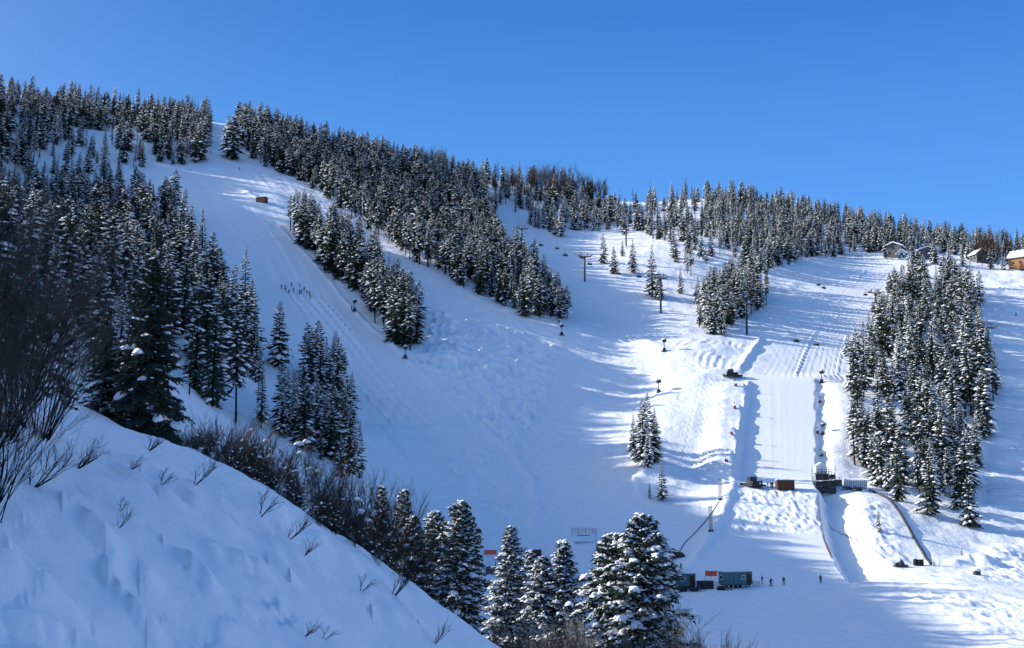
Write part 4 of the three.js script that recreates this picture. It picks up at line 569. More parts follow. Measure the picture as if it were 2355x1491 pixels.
// -- snow guns on poles beside the runs
function snowGun(px, py, h, turn, label) {
  const o = thing('snow_gun', label, 'snow gun', spot(px, py), turn, undefined), s = h / 4;
  part(o, 'pole', join(cy(0.13 * s, 0.10 * s, 3 * s, 0, 1.5 * s, 0, 8), bar([-0.3 * s, 2.4 * s, 0], [0.3 * s, 2.9 * s, 0], 0.05 * s)), mat.dark);
  part(o, 'base_pad', join(bx(0.9 * s, 1.1 * s, 0.8 * s, 0, 0.45 * s, 0), bx(1.7 * s, 0.3 * s, 0.7 * s, -0.1 * s, 0.05, 0.2 * s)), mat.black);
  const head = part(o, 'fan_barrel', join(cy(0.5 * s, 0.58 * s, 1.1 * s, 0, 3.3 * s, 0, 12, 0, -1.2), cy(0.62 * s, 0.62 * s, 0.16 * s, 0.5 * s, 3.48 * s, 0, 12, 0, -1.2)), mat.dark);
  part(head, 'snow_cap', mound(1.5 * s, 0.42 * s, 1.0 * s, 0.05 * s, 3.75 * s, 0, px), mat.snow);
}
[[1292, 771, 4.4, 0.2, 'snow gun on its pole at the lower tip of the dark forest'], [1528, 808, 4.8, 0, 'snow capped snow gun on the rim above the sunny bench'], [1515, 903, 4.6, 0.5, 'snow gun on its pole at the top left corner of the sunny bench'], [747, 622, 5, 0, 'highest snow gun along the narrow tree strip'], [815, 716, 4.6, 0.3, 'middle snow gun along the narrow tree strip'], [932, 824, 4.4, 0, 'snow capped snow gun at the lower end of the narrow tree strip'], [722, 534, 6, 0.4, 'snow gun at the upper end of the narrow tree strip'], [1890, 880, 4.4, 0, 'snow capped snow gun at the top right corner of the in-run'], [1893, 1000, 3.6, 0.4, 'snow gun standing in the trough right of the in-run'], [265, 618, 4.4, 0.3, 'snow gun in the small clearing inside the left forest']].forEach(a => snowGun(...a));

// -- chairlifts
const ropes = [];
function liftTower(px, base, top, turn, label) {
  const p = spot(px, base), h = sight(px, top)[1] * -p.z - p.y, o = thing('lift_tower', label, 'lift tower', p, turn);
  part(o, 'post', join(cy(0.42, 0.34, h + 0.6, 0, h / 2 - 0.3, 0, 12)), mat.dark);
  part(o, 'crossarm', join(bx(6.4, 0.45, 0.45, 0, h, 0), bx(1.1, 0.9, 0.5, 0, h - 0.5, 0)), mat.dark);
  part(o, 'lifting_frame', join(bar([-1.5, h, 0], [-1.5, h + 1.9, 0], 0.11), bar([1.5, h, 0], [1.5, h + 1.9, 0], 0.11), bar([-3.2, h + 1.7, 0], [3.2, h + 1.7, 0], 0.09)), mat.dark);
  for (const s of [-1, 1]) part(o, 'sheave_train', join(bx(0.22, 0.3, 4.2, s * 3, h + 0.35, 0), ...[-1.7, -1.02, -0.34, 0.34, 1.02, 1.7].map(z => cy(0.26, 0.26, 0.14, s * 3, h + 0.45, z, 10, 0, Math.PI / 2))), mat.steel);
  part(o, 'ladder', join(bar([0.25, 0.6, 0.46], [0.25, h, 0.42], 0.03, 4), bar([-0.25, 0.6, 0.46], [-0.25, h, 0.42], 0.03, 4), ...Array.from({ length: Math.floor(h / 0.8) }, (_, k) => bar([-0.25, 0.8 + k * 0.8, 0.45], [0.25, 0.8 + k * 0.8, 0.45], 0.025, 4))), mat.steel);
  return s => new THREE.Vector3(s * 3 * Math.cos(turn), h + 0.75, -s * 3 * Math.sin(turn)).add(p);
}
const chairGeo = { hanger: join(bar([0, 0, 0], [0, -1.5, 0.05], 0.06), bar([-1.15, -1.5, 0.05], [1.15, -1.5, 0.05], 0.06), bar([-1.15, -1.5, 0.05], [-1.15, -2.75, 0.1], 0.05), bar([1.15, -1.5, 0.05], [1.15, -2.75, 0.1], 0.05), bx(0.2, 0.3, 0.5, 0, 0.05, 0)), seat: bx(2.4, 0.14, 0.6, 0, -2.75, 0.3), back: bx(2.4, 0.62, 0.1, 0, -2.35, -0.02, 0.15), bar: join(bar([-1.15, -2.1, 0.1], [-1.1, -2.35, 0.75], 0.04), bar([1.15, -2.1, 0.1], [1.1, -2.35, 0.75], 0.04), bar([-1.1, -2.35, 0.75], [1.1, -2.35, 0.75], 0.04)) };
const sagRope = (A, B, sag) => new THREE.CatmullRomCurve3(Array.from({ length: 13 }, (_, k) => { const t = k / 12, v = A.clone().lerp(B, t); v.y -= sag * 4 * t * (1 - t); return v; }));
function lift(towers, chairs, labels) {
  for (const s of [-1, 1]) {
    const curves = []; for (let i = 0; i < towers.length - 1; i++) curves.push(sagRope(towers[i](s), towers[i + 1](s), towers[i](s).distanceTo(towers[i + 1](s)) * 0.018));
    const g = join(curves.map(c => new THREE.TubeGeometry(c, 24, 0.055, 4))); const m = new THREE.Mesh(g, mat.steel); m.name = numbered('haul_rope'); m.userData = { label: labels[s < 0 ? 0 : 1], category: 'cable' }; add(m);
    for (const [side, span, t, loaded, label] of chairs) if (side === s) {
      const p = curves[span].getPoint(t), tan = curves[span].getTangent(t), o = thing('lift_chair', label, 'lift chair', p, Math.atan2(tan.x, tan.z) + (s > 0 ? Math.PI : 0), undefined);
      part(o, 'hanger', chairGeo.hanger, mat.steel); part(o, 'seat', chairGeo.seat, mat.black); part(o, 'backrest', chairGeo.back, mat.dark); part(o, 'safety_bar', chairGeo.bar, mat.steel);
      if (loaded) { o.updateMatrixWorld(); const w = loaded; [-0.75, 0, 0.75].slice(0, w).forEach((q, k) => person(o.localToWorld(new THREE.Vector3(q, -3.15, 0.32)), o.rotation.y, 'sit', k + span * 3 + Math.round(t * 10), `skier in dark clothes riding the ${label}`, `riders on the ${label}`)); }
    }
  }
}

// -- people
function sdfBody(bones, cell = 0.026) {
  const dist = (x, y, z) => { let m = 9; for (const [a, b, ra, rb] of bones) { const vx = b[0] - a[0], vy = b[1] - a[1], vz = b[2] - a[2], t = clamp(((x - a[0]) * vx + (y - a[1]) * vy + (z - a[2]) * vz) / (vx * vx + vy * vy + vz * vz + 1e-9), 0, 1), d = Math.hypot(x - a[0] - vx * t, y - a[1] - vy * t, z - a[2] - vz * t) - lerp(ra, rb, t), k = 0.045, hh = clamp(0.5 + 0.5 * (m - d) / k, 0, 1); m = lerp(m, d, hh) - k * hh * (1 - hh); } return m; };
  const res = 84, mc = new MarchingCubes(res, new THREE.MeshBasicMaterial(), false, false, 60000); mc.isolation = 0;
  const half = 1.02; for (let k = 0; k < res; k++) for (let j = 0; j < res; j++) for (let i = 0; i < res; i++) mc.field[k * res * res + j * res + i] = -dist((i - res / 2) / (res / 2) * half, (j - res / 2) / (res / 2) * half + 0.92, (k - res / 2) / (res / 2) * half);
  mc.update(); const n = mc.count, p = new Float32Array(n * 3), nn = new Float32Array(n * 3);
  for (let i = 0; i < n; i++) { p[i * 3] = mc.positionArray[i * 3] * half; p[i * 3 + 1] = mc.positionArray[i * 3 + 1] * half + 0.92; p[i * 3 + 2] = mc.positionArray[i * 3 + 2] * half; const l = Math.hypot(mc.normalArray[i * 3], mc.normalArray[i * 3 + 1], mc.normalArray[i * 3 + 2]) || 1; for (let c = 0; c < 3; c++) nn[i * 3 + c] = mc.normalArray[i * 3 + c] / l; }
  const g = new THREE.BufferGeometry(); g.setAttribute('position', new THREE.BufferAttribute(p, 3)); g.setAttribute('normal', new THREE.BufferAttribute(nn, 3)); return g;
}
const POSES = {
  stand: { hip: [0, 0.93, 0], neck: [0, 1.45, 0.02], head: [0, 1.64, 0.04], kneeL: [-0.12, 0.5, 0.05], kneeR: [0.12, 0.5, 0.05], footL: [-0.13, 0.09, 0], footR: [0.13, 0.09, 0], elbL: [-0.27, 1.16, 0.02], elbR: [0.27, 1.16, 0.02], hanL: [-0.27, 0.92, 0.16], hanR: [0.27, 0.92, 0.16] },
  ski: { hip: [0, 0.86, -0.08], neck: [0, 1.34, 0.1], head: [0, 1.52, 0.16], kneeL: [-0.17, 0.47, 0.14], kneeR: [0.17, 0.47, 0.14], footL: [-0.19, 0.09, -0.02], footR: [0.19, 0.09, -0.02], elbL: [-0.34, 1.08, 0.14], elbR: [0.34, 1.08, 0.14], hanL: [-0.36, 0.98, 0.4], hanR: [0.36, 0.98, 0.4] },
  photo: { hip: [0, 0.93, 0], neck: [0, 1.45, 0], head: [0, 1.64, 0.02], kneeL: [-0.12, 0.5, 0.03], kneeR: [0.12, 0.5, 0.03], footL: [-0.15, 0.09, 0], footR: [0.15, 0.09, 0], elbL: [-0.25, 1.18, 0.14], elbR: [0.25, 1.2, 0.18], hanL: [-0.08, 1.42, 0.32], hanR: [0.1, 1.46, 0.34] },
  walk: { hip: [0, 0.92, 0], neck: [0, 1.43, 0.06], head: [0, 1.62, 0.1], kneeL: [-0.1, 0.52, 0.26], kneeR: [0.1, 0.5, -0.06], footL: [-0.11, 0.09, 0.34], footR: [0.11, 0.12, -0.38], elbL: [-0.26, 1.15, -0.12], elbR: [0.26, 1.15, 0.14], hanL: [-0.27, 0.95, -0.05], hanR: [0.26, 0.98, 0.36] },
  sit: { hip: [0, 0.52, 0], neck: [0, 1.05, 0.02], head: [0, 1.24, 0.05], kneeL: [-0.12, 0.5, 0.45], kneeR: [0.12, 0.5, 0.45], footL: [-0.13, 0.09, 0.5], footR: [0.13, 0.09, 0.5], elbL: [-0.25, 0.78, 0.06], elbR: [0.25, 0.78, 0.06], hanL: [-0.15, 0.66, 0.3], hanR: [0.15, 0.66, 0.3] },
};
const bodyGeo = {};
for (const k in POSES) {
  const q = POSES[k], sh = s => [s * 0.19, q.neck[1] - 0.06, q.neck[2]], hp = s => [s * 0.10, q.hip[1] - 0.03, q.hip[2]], bones = [[q.hip, [q.neck[0], q.neck[1] - 0.12, q.neck[2]], 0.155, 0.175], [q.neck, q.head, 0.07, 0.07], [q.head, [q.head[0], q.head[1] + 0.06, q.head[2]], 0.095, 0.1], [[q.head[0], q.head[1] - 0.01, q.head[2] + 0.09], [q.head[0], q.head[1] - 0.03, q.head[2] + 0.115], 0.022, 0.016]];
  for (const [s, L] of [[-1, 'L'], [1, 'R']]) {
    bones.push([[0, sh(s)[1], sh(s)[2]], sh(s), 0.09, 0.085], [sh(s), q['elb' + L], 0.08, 0.06], [q['elb' + L], q['han' + L], 0.058, 0.045], [hp(s), q['knee' + L], 0.11, 0.08], [q['knee' + L], q['foot' + L], 0.078, 0.062], [[q['foot' + L][0], 0.07 + q['foot' + L][1] - 0.09, q['foot' + L][2] - 0.04], [q['foot' + L][0], 0.06 + q['foot' + L][1] - 0.09, q['foot' + L][2] + 0.17], 0.06, 0.05]);
    const h = q['han' + L]; for (let f = 0; f < 4; f++) bones.push([[h[0] + s * (f - 1.5) * 0.02, h[1], h[2]], [h[0] + s * (f - 1.5) * 0.022, h[1] - 0.05, h[2] + 0.07 - Math.abs(f - 1.3) * 0.012], 0.014, 0.012]); bones.push([h, [h[0] - s * 0.05, h[1] + 0.01, h[2] + 0.05], 0.016, 0.013]);
  }
  bodyGeo[k] = { geo: sdfBody(bones), q };
}
const JACKETS = [[0.015, 0.017, 0.03], [0.02, 0.025, 0.05], [0.012, 0.012, 0.014], [0.03, 0.012, 0.025], [0.02, 0.02, 0.022]], PANTS = [[0.012, 0.012, 0.014], [0.02, 0.022, 0.03], [0.09, 0.03, 0.06], [0.28, 0.26, 0.08]];
const personMat = new THREE.MeshStandardMaterial({ vertexColors: true, roughness: 0.85 }), dressed = new Map();
function person(pos, turn, pose, look, label, group, jacket = look % 5, pants = look % 2, gear = pose === 'ski') {
  const { geo, q } = bodyGeo[pose], key = pose + jacket + '_' + pants;
  if (!dressed.has(key)) { const g = geo.clone(), p = g.attributes.position, c = new Float32Array(p.count * 3), skin = [0.42, 0.24, 0.17]; for (let i = 0; i < p.count; i++) { const x = p.getX(i), y = p.getY(i), z = p.getZ(i); let k = y < q.footL[1] + 0.1 && y < 0.26 ? [0.02, 0.02, 0.02] : y < q.hip[1] + 0.02 && !(Math.abs(x) > 0.21 && y > q.hip[1] - 0.12) ? PANTS[pants] : JACKETS[jacket]; if (pose === 'sit' && z > 0.2 && y < 0.6) k = y < 0.2 ? [0.02, 0.02, 0.02] : PANTS[pants]; if (y > q.head[1] - 0.1 && Math.hypot(x - q.head[0], z - q.head[2]) < 0.16 && z > q.head[2] + 0.02) k = skin; c.set(k, i * 3); } g.setAttribute('color', new THREE.BufferAttribute(c, 3)); dressed.set(key, g); }
  const o = thing('person', label, 'person', pos, turn, group);
  part(o, 'body', dressed.get(key), personMat);
  const hg = new THREE.SphereGeometry(0.135, 12, 8, 0, Math.PI * 2, 0, Math.PI * 0.55); hg.translate(q.head[0], q.head[1] + 0.035, q.head[2] - 0.015); part(o, 'helmet', hg, [mat.black, mat.dark, mat.white, mat.red][look % 4]);
  if (gear) { for (const s of [-1, 1]) { part(o, 'ski', bx(0.09, 0.025, 1.65, s * 0.19, 0.0125, 0.08), mat.black); part(o, 'ski_pole', bar([s * 0.36, 1.0, 0.42], [s * 0.42, 0.02, 0.05], 0.012, 5), mat.steel); } }
  return o;
}
{
  const R = rng(900);
  [[647, 664], [655.5, 664], [656, 671], [664, 676], [670, 659], [674, 671], [689, 660], [688, 676], [693, 677], [699, 670], [706, 676], [711, 679], [713, 687]].forEach(([a, b], k) => person(spot(a, b), R() * 6.28, k % 3 ? 'ski' : 'stand', k, 'skier in dark clothes in the group waiting at the top of the moguls', 'skiers waiting above the moguls', k % 3, k % 2, true));
  [[1752, 1119, 'walk', 'lone person walking left of the group on the aerials deck'], [1766, 1122, 'stand', 'leftmost person of the group beside the wooden start hut'], [1774, 1123, 'stand', 'second person from the left of the group beside the wooden start hut'], [1778, 1122, 'stand', 'third person from the left of the group beside the wooden start hut'], [1785, 1122, 'photo', 'person standing nearest to the wooden start hut on the deck']].forEach(([a, b, p, l], k) => person(spot(a, b), k * 1.3, p, k + 1, l, undefined, k % 3, k % 2));
  person(spot(1566, 1313), 2.2, 'walk', 3, 'person walking on the snow behind the left teal trailer', undefined, 0, 0);
  person(spot(1753, 1344), 1.4, 'photo', 0, 'person holding up a camera right of the right teal trailer', undefined, 1, 0);
  person(spot(1773, 1348), 0.5, 'ski', 3, 'skier in purple trousers right of the person with the camera', undefined, 3, 2);
  person(spot(1803, 1346), 2.6, 'stand', 2, 'person with pale yellow trousers near the sunlit edge of the finish', undefined, 2, 3);
  person(spot(1888, 1342), -0.6, 'photo', 1, 'person alone on the striped snow at the foot of the landing', undefined, 2, 0);
  person(spot(550, 391), 0.4, 'ski', 2, 'skier alone high on the upper run below the two tall trees');
  person(spot(2337, 727), 0.4, 'ski', 1, 'skier on the bumpy slope at the right edge');
  person(spot(808, 714), 1.0, 'stand', 2, 'person standing beside the middle snow gun of the tree strip');
  person(spot(474, 352), 1.0, 'ski', 2, 'left one of two skiers high on the sunlit top of the run', undefined, 0); person(spot(484, 352), 1.0, 'ski', 1, 'right one of two skiers high on the sunlit top of the run', undefined, 1);
}
// gully lift and ridge lift
{
  const tA = [[1200, 582, 526, 0.35, 'highest lift tower of the gully lift, beside the dark forest'], [1345, 648, 590, 0.3, 'T shaped lift tower alone on the shaded gully run'], [1520, 720, 640, 0.3, 'tall lift pole at the edge of sun and shade beside the sunny slope'], [1718, 770, 690, 0.3, 'tall lift pole in front of the centre clump of conifers'], [1975, 905, 838, 0.3, 'lift tower hidden among the trees of the right clump']].map(a => liftTower(...a));
  lift(tA, [[-1, 0, 0.42, 2, 'first chair below the highest gully tower'], [1, 0, 0.5, 0, 'empty chair below the highest gully tower'], [-1, 0, 0.8, 3, 'loaded chair just left of the T shaped tower'], [1, 0, 0.88, 0, 'empty chair just left of the T shaped tower'], [-1, 1, 0.16, 2, 'loaded chair just right of the T shaped tower'], [1, 1, 0.32, 0, 'empty chair over the shade right of the T shaped tower'], [-1, 1, 0.55, 2, 'loaded chair in front of the scattered gully trees'], [1, 1, 0.66, 0, 'empty chair near the tall lift pole'], [-1, 3, 0.55, 2, 'loaded chair over the striped groomed run'], [1, 3, 0.6, 0, 'empty chair over the striped groomed run'], [-1, 2, 0.5, 1, 'loaded chair passing the centre clump']], ['front haul rope of the gully lift', 'rear haul rope of the gully lift']);
  const tB = [[1765, 655, 615, 0.35, 'lift tower among the trees at the left end of the ridge lift'], [2015, 735, 674, 0.3, 'lift tower at the left edge of the right clump'], [2276, 838, 754, 0.3, 'lift tower standing at the right edge of the right clump']].map(a => liftTower(...a));
  lift(tB, [[1, 0, 0.45, 0, 'left empty chair of the ridge lift'], [-1, 0, 0.6, 2, 'loaded chair of the ridge lift over the groomed run'], [1, 0, 0.87, 0, 'empty chair of the ridge lift close to its tower']], ['front haul rope of the ridge lift', 'rear haul rope of the ridge lift']);
  liftTower(2222, 985, 930, 0.3, 'short lift tower at the right flank of the right clump'); liftTower(818, 372, 318, 0.5, 'lift tower on the skyline of the left mountain'); liftTower(1440, 566, 520, 0.3, 'lift tower under a snowy tree on the sunny slope');
}
// -- wooden huts built of upright boards
function boardHut(px, py, w, h, d, turn, label) {
  const o = thing('wooden_hut', label, 'hut', spot(px, py), turn), n = Math.round(w / 0.5), ms = [mat.wood, mat.wood2, mat.wood3];
  part(o, 'shell', bx(w - 0.1, h - 0.05, d - 0.1, 0, h / 2 - 0.1, 0), mat.wood2);
  for (let k = 0; k < n; k++) part(o, 'board', bx(w / n - 0.04, h, 0.06, -w / 2 + (k + 0.5) * w / n, h / 2 - 0.1, d / 2), ms[(k * 7 + (k >> 1)) % 3]);
  for (const s of [-1, 1]) for (let k = 0; k < 3; k++) part(o, 'board', bx(0.06, h, d / 3 - 0.04, s * w / 2, h / 2 - 0.1, -d / 2 + (k + 0.5) * d / 3), ms[(k + (s > 0 ? 1 : 0)) % 3]);
  part(o, 'roof', bx(w + 0.3, 0.14, d + 0.3, 0, h, 0), mat.dark); part(o, 'roof_snow', bx(w + 0.2, 0.16, d + 0.2, 0, h + 0.15, 0), mat.snow);
  return o;
}
boardHut(1806, 1126, 4.6, 2.4, 2.4, 0, 'dark brown wooden hut on the aerials deck'); boardHut(602, 466, 5.2, 2.4, 2.6, -0.35, 'brown wooden start hut high on the mogul run');

// -- snow groomers
function groomer(px, py, turn, label) {
  const o = thing('snow_groomer', label, 'snow groomer', spot(px, py), turn);
  for (const s of [-1, 1]) { const t = part(o, 'track', prism([[-2.1, 0.25], [-1.7, 0], [1.7, 0], [2.2, 0.35], [2.1, 0.75], [-2.0, 0.75]], 1.05).translate(0, 0, s * 1.45), mat.rubber); for (let k = 0; k < 4; k++) part(t, 'road_wheel', cy(0.27, 0.27, 0.12, -1.35 + k * 0.9, 0.38, s * 2.0, 12, Math.PI / 2), mat.steel); }
  part(o, 'chassis', join(bx(3.6, 0.55, 2.0, 0, 0.85, 0), bx(1.9, 0.5, 2.3, -1.1, 1.3, 0)), mat.black);
  const cab = part(o, 'cab', prism([[-0.4, 0.9], [1.75, 0.9], [1.95, 1.55], [1.35, 2.65], [-0.3, 2.7]], 2.1), mat.dark);
  part(cab, 'windscreen', bx(0.05, 1.05, 1.8, 1.69, 2.05, 0, 0, 0, 0.5), mat.glass); for (const s of [-1, 1]) part(cab, 'side_window', bx(1.1, 0.8, 0.04, 0.55, 2.05, s * 1.06), mat.glass);
  part(o, 'blade', join(bx(0.16, 1.0, 4.6, 3.1, 0.55, 0), bx(1.2, 0.16, 0.2, 2.5, 0.6, 0.7), bx(1.2, 0.16, 0.2, 2.5, 0.6, -0.7)), mat.black); part(o, 'tiller', join(bx(0.9, 0.45, 4.4, -2.9, 0.35, 0), bx(0.9, 0.2, 0.6, -2.3, 0.7, 0)), mat.black);
  part(o, 'beacon_rail', join(bar([0, 2.7, -0.9], [0, 2.95, -0.9], 0.05), bar([0, 2.7, 0.9], [0, 2.95, 0.9], 0.05), bar([0, 2.95, -0.9], [0, 2.95, 0.9], 0.05)), mat.dark);
}
groomer(1684, 867, Math.PI, 'dark snow groomer parked above the in-run, blade to the left'); groomer(1732, 1120, 1.9, 'dark snow groomer parked on the deck at the foot of the snow wall');

// -- teal trailers
function trailer(px, py, w, d, turn, label, doorEnd) {
  const o = thing('site_trailer', label, 'trailer', spot(px, py), turn), h = 2.5;
  const body = part(o, 'body', bx(w, h, d, 0, 0.75 + h / 2, 0), mat.teal);
  for (let k = 0; k <= Math.round(w / 1.2); k++) part(body, 'wall_rib', bx(0.07, h - 0.1, 0.05, -w / 2 + 0.06 + k * (w - 0.12) / Math.round(w / 1.2), 0.75 + h / 2, d / 2 + 0.025), mat.tealDark);
  part(o, 'roof', bx(w + 0.2, 0.14, d + 0.2, 0, 0.75 + h + 0.07, 0), mat.galv); part(o, 'roof_snow', bx(w, 0.14, d, 0, 0.75 + h + 0.21, 0), mat.snow);
  const win = part(o, 'window', bx(0.95, 0.85, 0.07, w * 0.18, 2.2, d / 2 + 0.04), mat.white); part(win, 'pane', bx(0.75, 0.65, 0.04, w * 0.18, 2.2, d / 2 + 0.09), mat.glass);
  const win2 = part(o, 'window', bx(0.07, 1.0, 1.2, -w / 2 - 0.04, 2.2, 0), mat.white); part(win2, 'pane', bx(0.04, 0.8, 1.0, -w / 2 - 0.09, 2.2, 0), mat.glass);
  const door = part(o, 'door', bx(0.95, 2.1, 0.08, doorEnd * (w / 2 - 0.8), 1.85, d / 2 + 0.05), mat.wood2); part(door, 'handle', bx(0.06, 0.16, 0.06, doorEnd * (w / 2 - 0.8) - 0.35, 1.8, d / 2 + 0.11), mat.galv);
  part(o, 'chassis', bx(w - 0.3, 0.22, d - 0.5, 0, 0.62, 0), mat.black); for (const s of [-1, 1]) for (const x of [-0.5, 0.5]) part(o, 'wheel', cy(0.36, 0.36, 0.22, x, 0.36, s * (d / 2 - 0.25), 14, Math.PI / 2), mat.rubber);
  for (const x of [-w / 2 + 0.5, w / 2 - 0.5]) part(o, 'jack_leg', bx(0.14, 0.7, 0.14, x, 0.3, d / 2 - 0.4), mat.black);
}
trailer(1552, 1356, 8.6, 2.6, 0.06, 'teal trailer half hidden behind the nearest spruce', 1); trailer(1692, 1352, 6.6, 2.6, 0.33, 'teal trailer with brown door standing at an angle', 1);
// dark crate between them, low vehicles and sled
function crate(px, py, w, h, d, turn, label, name = 'equipment_crate') { const o = thing(name, label, 'crate', spot(px, py), turn); part(o, 'body', bx(w, h, d, 0, h / 2 + 0.12, 0), mat.black); part(o, 'lid', bx(w + 0.08, 0.1, d + 0.08, 0, h + 0.17, 0), mat.dark); for (const s of [-1, 1]) part(o, 'skid', bx(w + 0.3, 0.14, 0.14, 0, 0.05, s * d * 0.35), mat.dark); return o; }
crate(1622, 1355, 3.4, 1.5, 1.6, 0, 'black equipment crate between the two teal trailers'); crate(1233, 1282, 2.2, 1.6, 1.6, 0.35, 'black box on the snow near the left orange banner'); crate(1386, 1272, 2.6, 1.5, 1.8, -0.45, 'black box on the snow below the kicker');
function snowmobile(px, py, turn, label) {
  const o = thing('snowmobile', label, 'snowmobile', spot(px, py), turn);
  part(o, 'tunnel', prism([[-1.4, 0.35], [0.3, 0.3], [0.4, 0.7], [-1.3, 0.62]], 0.5), mat.black); part(o, 'track', prism([[-1.5, 0.25], [-1.2, 0], [0.3, 0], [0.5, 0.25], [-1.4, 0.4]], 0.42), mat.rubber);
  part(o, 'hood', prism([[0.25, 0.4], [1.35, 0.35], [1.25, 0.75], [0.5, 1.05], [0.25, 0.9]], 0.75), mat.dark); part(o, 'seat', prism([[-1.2, 0.62], [0.1, 0.68], [0.2, 0.9], [-1.1, 0.85]], 0.42), mat.black); part(o, 'windshield', bx(0.04, 0.4, 0.6, 0.6, 1.2, 0, 0, 0, 0.5), mat.glass); part(o, 'handlebar', bar([0.3, 1.1, -0.4], [0.3, 1.1, 0.4], 0.03), mat.dark);
  for (const s of [-1, 1]) { part(o, 'ski', prism([[0.3, 0], [1.5, 0], [1.75, 0.2], [1.7, 0.24], [1.45, 0.06], [0.3, 0.06]], 0.16).translate(0, 0, s * 0.48), mat.dark); part(o, 'suspension_arm', bar([0.9, 0.05, s * 0.48], [0.85, 0.5, s * 0.25], 0.04), mat.steel); }
}
snowmobile(1576, 1361, 0.2, 'left snowmobile of the two in front of the left teal trailer'); snowmobile(1602, 1361, 0.1, 'right snowmobile of the two in front of the left teal trailer'); snowmobile(1664, 1358, -0.1, 'snowmobile at the left corner of the angled teal trailer'); snowmobile(1550, 1363, 0.4, 'snowmobile closest to the nearest spruce'); snowmobile(1948, 1127, 3.0, 'left dark snowmobile below the white ribbed tent'); snowmobile(1972, 1129, 3.2, 'right dark snowmobile below the white ribbed tent'); snowmobile(1118, 1352, 0.6, 'dark snowmobile behind the broad pyramid spruce');
// -- orange banners
function banner(px, py, w, h, lift_, turn, label) {
  const o = thing('safety_banner', label, 'banner', spot(px, py), turn), s = new Soup(); part(o, 'cloth', (() => { const g = new THREE.PlaneGeometry(w, h, 16, 4), p = g.attributes.position; for (let i = 0; i < p.count; i++) { p.setZ(i, 0.06 * Math.sin(p.getX(i) * 2.6 + p.getY(i))); p.setY(i, p.getY(i) - 0.05 * Math.sin((p.getX(i) / w + 0.5) * Math.PI)); } g.translate(0, lift_ + h / 2, 0); g.computeVertexNormals(); return g; })(), bannerMat);
  for (const x of [-w / 2, 0, w / 2]) part(o, 'post', cy(0.035, 0.035, lift_ + h + 0.3, x, (lift_ + h) / 2, -0.07, 6), mat.galv);
}
const bannerMat = mat.orange.clone(); bannerMat.side = THREE.DoubleSide;
banner(1128, 1279, 3.0, 1.1, 0.35, 0.2, 'orange safety banner left of the broad pyramid spruce'); banner(1428, 1253, 3.8, 1.1, 0.35, 0, 'orange safety banner behind the tip of the nearest spruce'); banner(1636, 1334, 2.6, 1.15, 0.8, 0, 'orange safety banner above the black crate between the trailers'); banner(1388, 1350, 3.4, 1.15, 0.5, 0, 'orange safety banner left of the nearest spruce crown');
// -- kicker with fence, net fences
function netFence(pts, h, label, cell = 0.9, m = mat.mesh) {
  const base = pts.map(([a, b]) => spot(a, b)), o = thing('net_fence', label, 'fence', base[0]); const rel = base.map(p => p.clone().sub(base[0]));
  for (let i = 0; i < rel.length - 1; i++) {
    const A = rel[i], B = rel[i + 1], n = Math.max(2, Math.round(A.distanceTo(B) / cell)), net = [];
    for (let k = 0; k <= n; k++) { const p = A.clone().lerp(B, k / n), y = height(p.x + base[0].x, p.z + base[0].z) - base[0].y; if (k % 2 === 0) part(o, 'post', cy(0.04, 0.04, h + 0.5, p.x, y + h / 2 - 0.15, p.z, 6), mat.dark); if (k < n) { const q = A.clone().lerp(B, (k + 1) / n), y2 = height(q.x + base[0].x, q.z + base[0].z) - base[0].y; for (let r = 0; r < 6; r++) net.push(bar([p.x, y + 0.1 + r * (h - 0.1) / 5, p.z], [q.x, y2 + 0.1 + r * (h - 0.1) / 5, q.z], 0.018, 3)); for (let c = 0; c < 6; c++) { const e = p.clone().lerp(q, c / 6), ye = lerp(y, y2, c / 6); net.push(bar([e.x, ye + 0.1, e.z], [e.x, ye + h, e.z], 0.018, 3)); } } }
    part(o, 'netting', join(net), m);
  }
}
{
  const p = spot(1342, 1240), o = thing('kicker_jump', 'low snow kicker with a dark lip below the mogul landing', 'kicker', p, -0.05);
  part(o, 'ramp', prism([[-3.2, -0.6], [2.6, -0.6], [2.6, 1.25], [1.6, 1.05], [-0.5, 0.35], [-3.2, 0]], 5.4).rotateY(-Math.PI / 2), mat.snow); part(o, 'lip_board', bx(3.2, 0.16, 0.12, 0, 0.96, 2.66), mat.black);
  for (const [x, z] of [[-2.9, -1.5], [-1.2, -1.6], [0.6, -1.7], [2.3, -1.8], [3.2, 0.4]]) part(o, 'fence_post', cy(0.05, 0.05, 2.4, x, 1.6, z, 6), mat.dark);
  const net = []; for (let r = 0; r < 8; r++) { net.push(bar([-2.9, 1.5 + r * 0.17, -1.5], [2.3, 1.5 + r * 0.17, -1.8], 0.016, 3), bar([2.3, 1.5 + r * 0.17, -1.8], [3.2, 1.2 + r * 0.17, 0.4], 0.016, 3)); } for (let c = 0; c <= 20; c++) net.push(bar([lerp(-2.9, 2.3, c / 20), 1.5, lerp(-1.5, -1.8, c / 20)], [lerp(-2.9, 2.3, c / 20), 2.7, lerp(-1.5, -1.8, c / 20)], 0.014, 3)); for (let c = 0; c <= 8; c++) net.push(bar([lerp(2.3, 3.2, c / 8), lerp(1.5, 1.2, c / 8), lerp(-1.8, 0.4, c / 8)], [lerp(2.3, 3.2, c / 8), lerp(2.7, 2.4, c / 8), lerp(-1.8, 0.4, c / 8)], 0.014, 3)); part(o, 'fence_net', join(net), mat.mesh);
}
